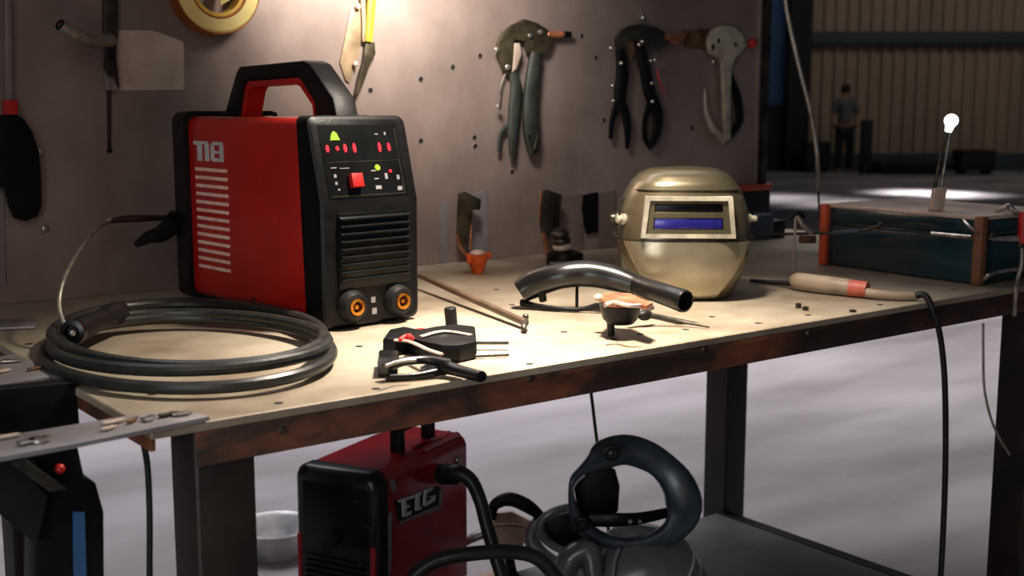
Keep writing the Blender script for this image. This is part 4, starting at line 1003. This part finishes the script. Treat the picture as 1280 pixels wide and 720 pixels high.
# hoses out of the rear of the side
t = thing('welding_hose', px2(600, 720), 'thick black hose arching down from the rear of the second welder', 'hose')
P0 = px2(548, 592) - fa * .012; dcam = vpt
Dm = (P0 - CAM).dot(Vector((math.sin(YAW), math.cos(YAW), 0)))
b = NB(); tube(b, [P0, vpt(570, 590, Dm - .04), vpt(588, 600, Dm - .05), vpt(600, 625, Dm - .06), vpt(608, 655, Dm - .08), vpt(618, 690, Dm - .1), vpt(632, 735, Dm - .12)], [.018, .018, .0165, .0155, .0155, .0155, .0155], seg=14); finish(b, 'hose', M['cable'], t)
b = NB(); cyl(b, P0 + fa * .006, vpt(572, 594, Dm - .03), .024, .021, 18, bev=.003); finish(b, 'connector', M['blackrub'], t)
b = NB(); ball(b, px2(572, 575) - fa * .0, .010); finish(b, 'fitting', M['steel'], t)
b = NB(); tube(b, [vpt(505, 740, Dm - .35), vpt(522, 716, Dm - .34), vpt(548, 700, Dm - .33), vpt(590, 692, Dm - .32), vpt(640, 690, Dm - .3), vpt(675, 700, Dm - .29), vpt(705, 735, Dm - .28)], [.015] * 7, seg=14)
one(b, 'welding_hose', M['cable'], at_z(600, 760, SZ), 'thick black hose looping across in front of the second welder', 'hose')

# ================================================================== DARK HELMET / HEADBAND AND GOGGLES ON THE SHELF
g = at_z(800, 735, SZ)
Dh = (g - CAM).dot(Vector((math.sin(YAW), math.cos(YAW), 0)))
def hp_(px, py, dd=0): return vpt(px, py, Dh + dd)
t = thing('dark_helmet', g, 'graphite helmet shell lying under the bench, on the shelf right of the red welder', 'helmet')
b = NB()
cc = hp_(800, 735, .0); ru = Rt; fu = Vector((math.sin(YAW), math.cos(YAW), 0))
rings_ = []
for z, a_, c_ in ((0.0, .150, .13), (.03, .155, .14), (.07, .145, .135), (.105, .115, .115), (.13, .075, .085), (.142, .02, .03)):
    rings_.append([Vector((cc.x, cc.y, SZ + z)) + ru * (a_ * math.cos(2 * PI * i / 40)) + fu * (c_ * math.sin(2 * PI * i / 40)) for i in range(40)])
loft(b, rings_); finish(b, 'shell', M['shell'], t, smooth=60)
b = NB(); tube(b, [hp_(858, 728, -.120), hp_(866, 708, -.105), hp_(868, 692, -.085)], .004, seg=8); tube(b, [hp_(766, 728, -.128), hp_(768, 704, -.118), hp_(774, 686, -.095)], .004, seg=8); finish_each(b, 'edge_trim', M['greyplate'], t)
b = NB(); tube(b, [hp_(700, 730, -.1), hp_(712, 700, -.1), hp_(735, 690, -.1), hp_(742, 720, -.12)], [.02, .03, .028, .02], seg=14); finish(b, 'cheek_piece', M['shell'], t)

hb2 = thing('padded_headband', hp_(800, 690), 'padded blue-black headband ring with a wide crown strap, resting on the dark helmet', 'headband')
# band: broad strip swept along a closed loop, seen open through the middle
def strip(bm, path, widths, thick, wd, mi=0):
    """path of points; the strip is widths wide along local normal in the image plane, thick along view"""
    P_ = [Vector(p) for p in path]; n = len(P_); rings2 = []
    for i, p in enumerate(P_):
        d = (P_[(i + 1) % n] - P_[i - 1]).normalized(); s = d.cross(wd).normalized()
        ring2 = []
        for j in range(12):
            a = 2 * PI * j / 12; ring2.append(p + s * (widths[i] * math.copysign(abs(math.cos(a)) ** .6, math.cos(a))) + wd * (thick[i] * math.copysign(abs(math.sin(a)) ** .6, math.sin(a))))
        rings2.append(ring2)
    rings2.append(rings2[0])
    vs = [[bm.verts.new(p) for p in r] for r in rings2[:-1]]; vs.append(vs[0])
    for A_, B_ in zip(vs, vs[1:]):
        for i in range(12): bm.faces.new((A_[i], A_[(i + 1) % 12], B_[(i + 1) % 12], B_[i]))
loopc = [(755, 568, 19), (780, 562, 20), (805, 568, 20), (828, 582, 19), (848, 606, 22), (855, 634, 24), (844, 660, 17), (820, 674, 10), (790, 680, 8), (760, 676, 8), (735, 664, 10), (720, 645, 8), (714, 620, 4), (716, 600, 4), (728, 588, 6), (742, 578, 12)]
def csmooth(Ls, k=4):
    n = len(Ls); out = []
    for i in range(n):
        a, b_, c_, d_ = (Vector(Ls[(i + q) % n]) for q in (-1, 0, 1, 2))
        for j in range(k):
            t_ = j / k; out.append(.5 * ((2 * b_) + (c_ - a) * t_ + (2 * a - 5 * b_ + 4 * c_ - d_) * t_ * t_ + (3 * b_ - a - 3 * c_ + d_) * t_ ** 3))
    return out
sm = csmooth(loopc)
mpp = Dh / FPX
b = NB(); vdir = fu
path = []
for (x, y, w) in sm:
    dd = -.06 + .09 * math.sin((x - 714) / 141 * PI * .5) * ((680 - y) / 115)
    path.append(hp_(x, y, dd))
strip(b, path, [v[2] * mpp for v in sm], [.012 + v[2] * mpp * .25 for v in sm], vdir); finish(b, 'band', M['band'], hb2, smooth=60)
b = NB()
pad = [hp_(x, y, .0) for x, y in ((716, 602), (728, 588), (750, 582), (770, 590), (775, 608), (773, 640), (755, 655), (735, 655), (722, 640))]
prism(b, pad, fu * .03, bev=.006); finish(b, 'cushion', M['black'], hb2)
b = NB(); tube(b, [hp_(738, 650, -.05), hp_(770, 650, -.06), hp_(800, 648, -.05), hp_(838, 640, -.02)], [.016, .017, .015, .012], seg=12, flat=.5, flatdir=fu); finish(b, 'cross_strap', M['black'], hb2)
for (x, y, r, dd) in ((765, 566, .018, -.10), (728, 655, .016, -.08), (718, 657, .013, -.085)):
    b = NB(); lathe(b, [(r, .006), (r, -.004), (r * .7, -.006), (r * .6, -.012), (0, -.012)], hp_(x, y, dd), fu, 22); finish(b, 'knob', M['blackrub'], hb2)
b = NB(); tube(b, [hp_(716, 612, -.08), hp_(722, 602, -.08), hp_(731, 594, -.08)], .003, seg=8); ball(b, hp_(763, 566, -.115), .004); ball(b, hp_(788, 652, -.08), .006); ball(b, hp_(800, 652, -.08), .005); finish_each(b, 'metal_clip', M['greyplate'], hb2)

# second strap ring between
t = thing('strap_ring', hp_(690, 680), 'curved grey strap ring between the hose and the padded headband', 'strap')
b = NB(); tube(b, [hp_(735, 690, .0), hp_(700, 686, .0), hp_(680, 672, .0), hp_(675, 655, .0), hp_(690, 640, .0), hp_(715, 632, .01)], [.008, .010, .011, .011, .010, .007], seg=12); finish(b, 'strap', M['shell'], t)
b = NB(); prism(b, [hp_(x, y, .02) for x, y in ((682, 672), (680, 655), (694, 644), (716, 640), (722, 660), (735, 676), (720, 686), (696, 682))], fu * .02, bev=.003); finish(b, 'pad', M['black'], t)

# goggles / visor cup between hoses
t = thing('face_guard', hp_(645, 700, .1), 'small open face guard with black brow band and beige lining by the hose', 'face guard')
b = NB(); tube(b, [hp_(616, 650, .1), hp_(618, 632, .1), hp_(636, 624, .1), hp_(658, 632, .1), hp_(676, 648, .1), hp_(668, 664, .1)], [.007, .014, .018, .018, .012, .006], seg=12, flat=.7, flatdir=fu); finish(b, 'brow_band', M['black'], t)
b = NB(); prism(b, [hp_(x, y, .13) for x, y in ((617, 642), (640, 640), (664, 652), (660, 668), (650, 690), (620, 690), (616, 665))], fu * .01); finish(b, 'lining', M['beige'], t)
b = NB(); tube(b, [hp_(618, 657, .115), hp_(640, 656, .115), hp_(660, 660, .115)], .0035, seg=8); finish(b, 'rim', M['brown'], t)
b = NB(); tube(b, [hp_(672, 650, .09), hp_(664, 672, .09), hp_(676, 694, .085), hp_(700, 712, .08), hp_(712, 722, .08)], [.012, .018, .022, .024, .024], seg=14, flat=.6, flatdir=fu); tube(b, [hp_(574, 684, .12), hp_(592, 672, .12), hp_(608, 668, .12), hp_(616, 680, .12)], [.006, .012, .012, .008], seg=12); finish(b, 'shell', M['shell'], t)
b = NB(); tube(b, [hp_(636, 694, .03), hp_(640, 715, .03), hp_(646, 724, .03)], .012, seg=12); finish(b, 'strap', M['black'], t)
b = NB(); pp = hp_(610, 730, .12); ball(b, pp, .035, (1.6, 1, .8)); one(b, 'leather_glove', M['beige'], pp, 'pale leather glove bundle beneath the hoses', 'glove')

# zinc bowl on the floor
bc = at_z(345, 690, 0.0)
b = NB(); lathe(b, [(0, .0), (.075, .0), (.085, .02), (.10, .055), (.112, .078), (.106, .083), (.090, .074), (.075, .045), (.05, .022), (0, .02)], (bc.x, bc.y, 0), (0, 0, 1), 40)
one(b, 'metal_bowl', M['bowl'], (bc.x, bc.y, 0), 'round zinc bowl on the floor left of the dark red welder', 'bowl')

# ================================================================== FAR HALL: person and bins
sx_ = lambda px, d: (px - 640) / FPX * d / math.cos(TILT) * math.cos(TILT)
def place(px, d): return far((px - 640) / FPX * (d * math.cos(TILT) + CAMH * 0 + math.sin(TILT) * (CAMH - .6)), d, 0)
pd = 22.0
pf = place(1055, pd)
def skin(name, verts, edges, rad, m, parent, root=0, sub=2):
    me = bpy.data.meshes.new(name); o0 = ORG[parent.name]
    me.from_pydata([tuple(Vector(v) - o0) for v in verts], edges, []); me.materials.append(M[m])
    o = bpy.data.objects.new(name, me); C.objects.link(o); o.parent = parent
    md = o.modifiers.new('skin', 'SKIN'); md.use_smooth_shade = True
    for i, r in enumerate(rad): me.skin_vertices[0].data[i].radius = r if isinstance(r, tuple) else (r, r)
    me.skin_vertices[0].data[root].use_root = True
    s_ = o.modifiers.new('sub', 'SUBSURF'); s_.levels = sub; s_.render_levels = sub
    ORG[o.name] = o0; return o
person = thing('person', pf, 'person in a grey shirt and dark trousers standing far off by the corrugated wall', 'person')
ps = 1.56 / 1.75
def bp_(x, y, z): return pf + Rt * (x * ps) + fu * (y * ps) + Vector((0, 0, z * ps))
V = [bp_(0, 0, .95), bp_(0, .01, 1.12), bp_(0, 0, 1.32), bp_(0, .01, 1.47), bp_(0, 0, 1.56), bp_(0, -.01, 1.66),
     bp_(-.18, 0, 1.42), bp_(-.25, .0, 1.18), bp_(-.22, -.08, .95), bp_(.18, 0, 1.42), bp_(.25, 0, 1.18), bp_(.22, -.08, .95),
     bp_(-.09, 0, .88), bp_(-.11, -.01, .48), bp_(-.12, .02, .07), bp_(-.13, -.12, .04), bp_(.09, 0, .88), bp_(.11, -.01, .48), bp_(.12, .02, .07), bp_(.13, -.12, .04)]
Ed = [(0, 1), (1, 2), (2, 3), (3, 4), (4, 5), (3, 6), (6, 7), (7, 8), (3, 9), (9, 10), (10, 11), (0, 12), (12, 13), (13, 14), (14, 15), (0, 16), (16, 17), (17, 18), (18, 19)]
Rd = [.13, .12, .14, .08, .05, .085, .05, .042, .034, .05, .042, .034, .085, .06, .045, .04, .085, .06, .045, .04]
skin('body', V, Ed, [r * ps for r in Rd], 'skin', person)
skin('shirt', V[:4] + [V[6], V[7], V[9], V[10]], [(0, 1), (1, 2), (2, 3), (3, 4), (4, 5), (3, 6), (6, 7)], [r * ps for r in (.155, .15, .17, .1, .085, .07, .085, .07)], 'shirt', person)
skin('trousers', [V[0], V[12], V[13], V[14], V[16], V[17], V[18]], [(0, 1), (1, 2), (2, 3), (0, 4), (4, 5), (5, 6)], [r * ps for r in (.15, .11, .085, .075, .11, .085, .075)], 'trousers', person)
b = NB(); ball(b, bp_(0, .01, 1.69), .1 * ps, (1, 1.05, 1.1)); finish(b, 'hair', M['hair'], person)

def bin_(px0, px1, d, h, m, name, label, cat, lid=None):
    p = place((px0 + px1) / 2, d); w = (px1 - px0) / FPX * d; tt = thing(name, p, label, cat)
    mt_ = frame_m(p, Rt, fu, (0, 0, 1)); bb = NB(); box(bb, (0, 0, h / 2 + .03), (w, w * .8, h - .06), mt_, .03); finish(bb, 'body', M[m], tt)
    bb = NB(); box(bb, (0, 0, h - .015), (w * 1.04, w * .84, .06), mt_, .02); finish(bb, 'lid', M[lid or m], tt)
    bb = NB()
    for sx2 in (-1, 1): box(bb, (sx2 * w * .35, 0, .03), (.08, w * .6, .06), mt_, .01)
    finish(bb, 'foot', M['darkwall'], tt)
bin_(1076, 1090, 21.6, .95, 'darkwall', 'waste_bin', 'tall black bin standing right beside the distant person', 'bin')
bin_(1197, 1240, 21.8, .42, 'darkwall', 'storage_crate', 'low black crate by the far wall behind the work light', 'crate')
bin_(1092, 1180, 22.2, .2, 'darkwall', 'pallet', 'low dark pallet along the foot of the corrugated wall', 'pallet')
bin_(1005, 1035, 22.3, .55, 'darkwall', 'storage_crate', 'black crate at the far wall left of the distant person', 'crate')

# ================================================================== LIGHTS
def area(loc, target, size, power, col, spread=180, size_y=None, shape='RECTANGLE'):
    l = bpy.data.lights.new('area_light', 'AREA'); l.energy = power; l.color = col; l.shape = shape if size_y or shape == 'DISK' else 'SQUARE'
    l.size = size
    if size_y: l.size_y = size_y
    l.spread = math.radians(spread)
    o = bpy.data.objects.new('area_light', l); C.objects.link(o); o.location = loc
    o.rotation_euler = (Vector(target) - Vector(loc)).to_track_quat('-Z', 'Y').to_euler(); return o
WARM = (1.0, .88, .74)
area((1.32, 1.52, 1.88), (1.24, 1.44, .85), .16, 19, WARM, 90, shape='DISK')
area((1.36, 1.98, 1.72), (1.50, 2.42, 1.52), .2, 6.6, (1.0, .91, .82), 96, shape='DISK')
area((-.6, -.2, 2.6), (1.2, 2.0, .9), 1.6, 12, (1.0, .84, .7))  # weak warm fill added from the camera's left, no real source there
COOL = (.98, .96, 1.0)
area((3.2, 5.4, 4.6), (3.2, 5.0, 0), 6.5, 180, COOL, 95, 3.0)
area((6.5, 4.2, 5.0), (6.0, 4.0, 0), 3.0, 62, (1, .97, .93), 80, 3.0)
# far hall
area(tuple(far(8.5, 17, 6.0)), tuple(far(8.5, 23, 1.8)), 6, 58, (1.0, .9, .78), 150, 2)
area(tuple(far(4.0, 15.5, 3.0)), tuple(far(4.0, 15.5, 0)), 1.2, 24, (1, .96, .92), 30, 3)
area(tuple(far(5.9, 17.0, 3.0)), tuple(far(5.9, 17.0, 0)), .9, 42, (1, .98, .95), 22, 1.2)
area((-.5, .5, .9), (1.9, 2.0, .25), .9, 2.6, (.92, .96, 1.0), 70)  # added low cool fill, not in the hall, lifts the space under the bench
w = bpy.data.worlds.new('world'); bpy.context.scene.world = w; w.use_nodes = True
bg = w.node_tree.nodes['Background']; bg.inputs['Color'].default_value = (.75, .8, 1, 1); bg.inputs['Strength'].default_value = .045

# ================================================================== CAMERA
cam = bpy.data.cameras.new('camera'); co = bpy.data.objects.new('camera', cam); C.objects.link(co)
co.matrix_world = frame_m(CAM, Rt, Up, -Fw)
cam.sensor_width = 36; cam.lens = FPX / 1280 * 36; cam.clip_start = .05; cam.clip_end = 100
cam.dof.use_dof = True; cam.dof.focus_distance = 2.05; cam.dof.aperture_fstop = 5.0
sc = bpy.context.scene; sc.camera = co
sc.view_settings.view_transform = 'Standard'; sc.view_settings.look = 'None'; sc.view_settings.exposure = 0
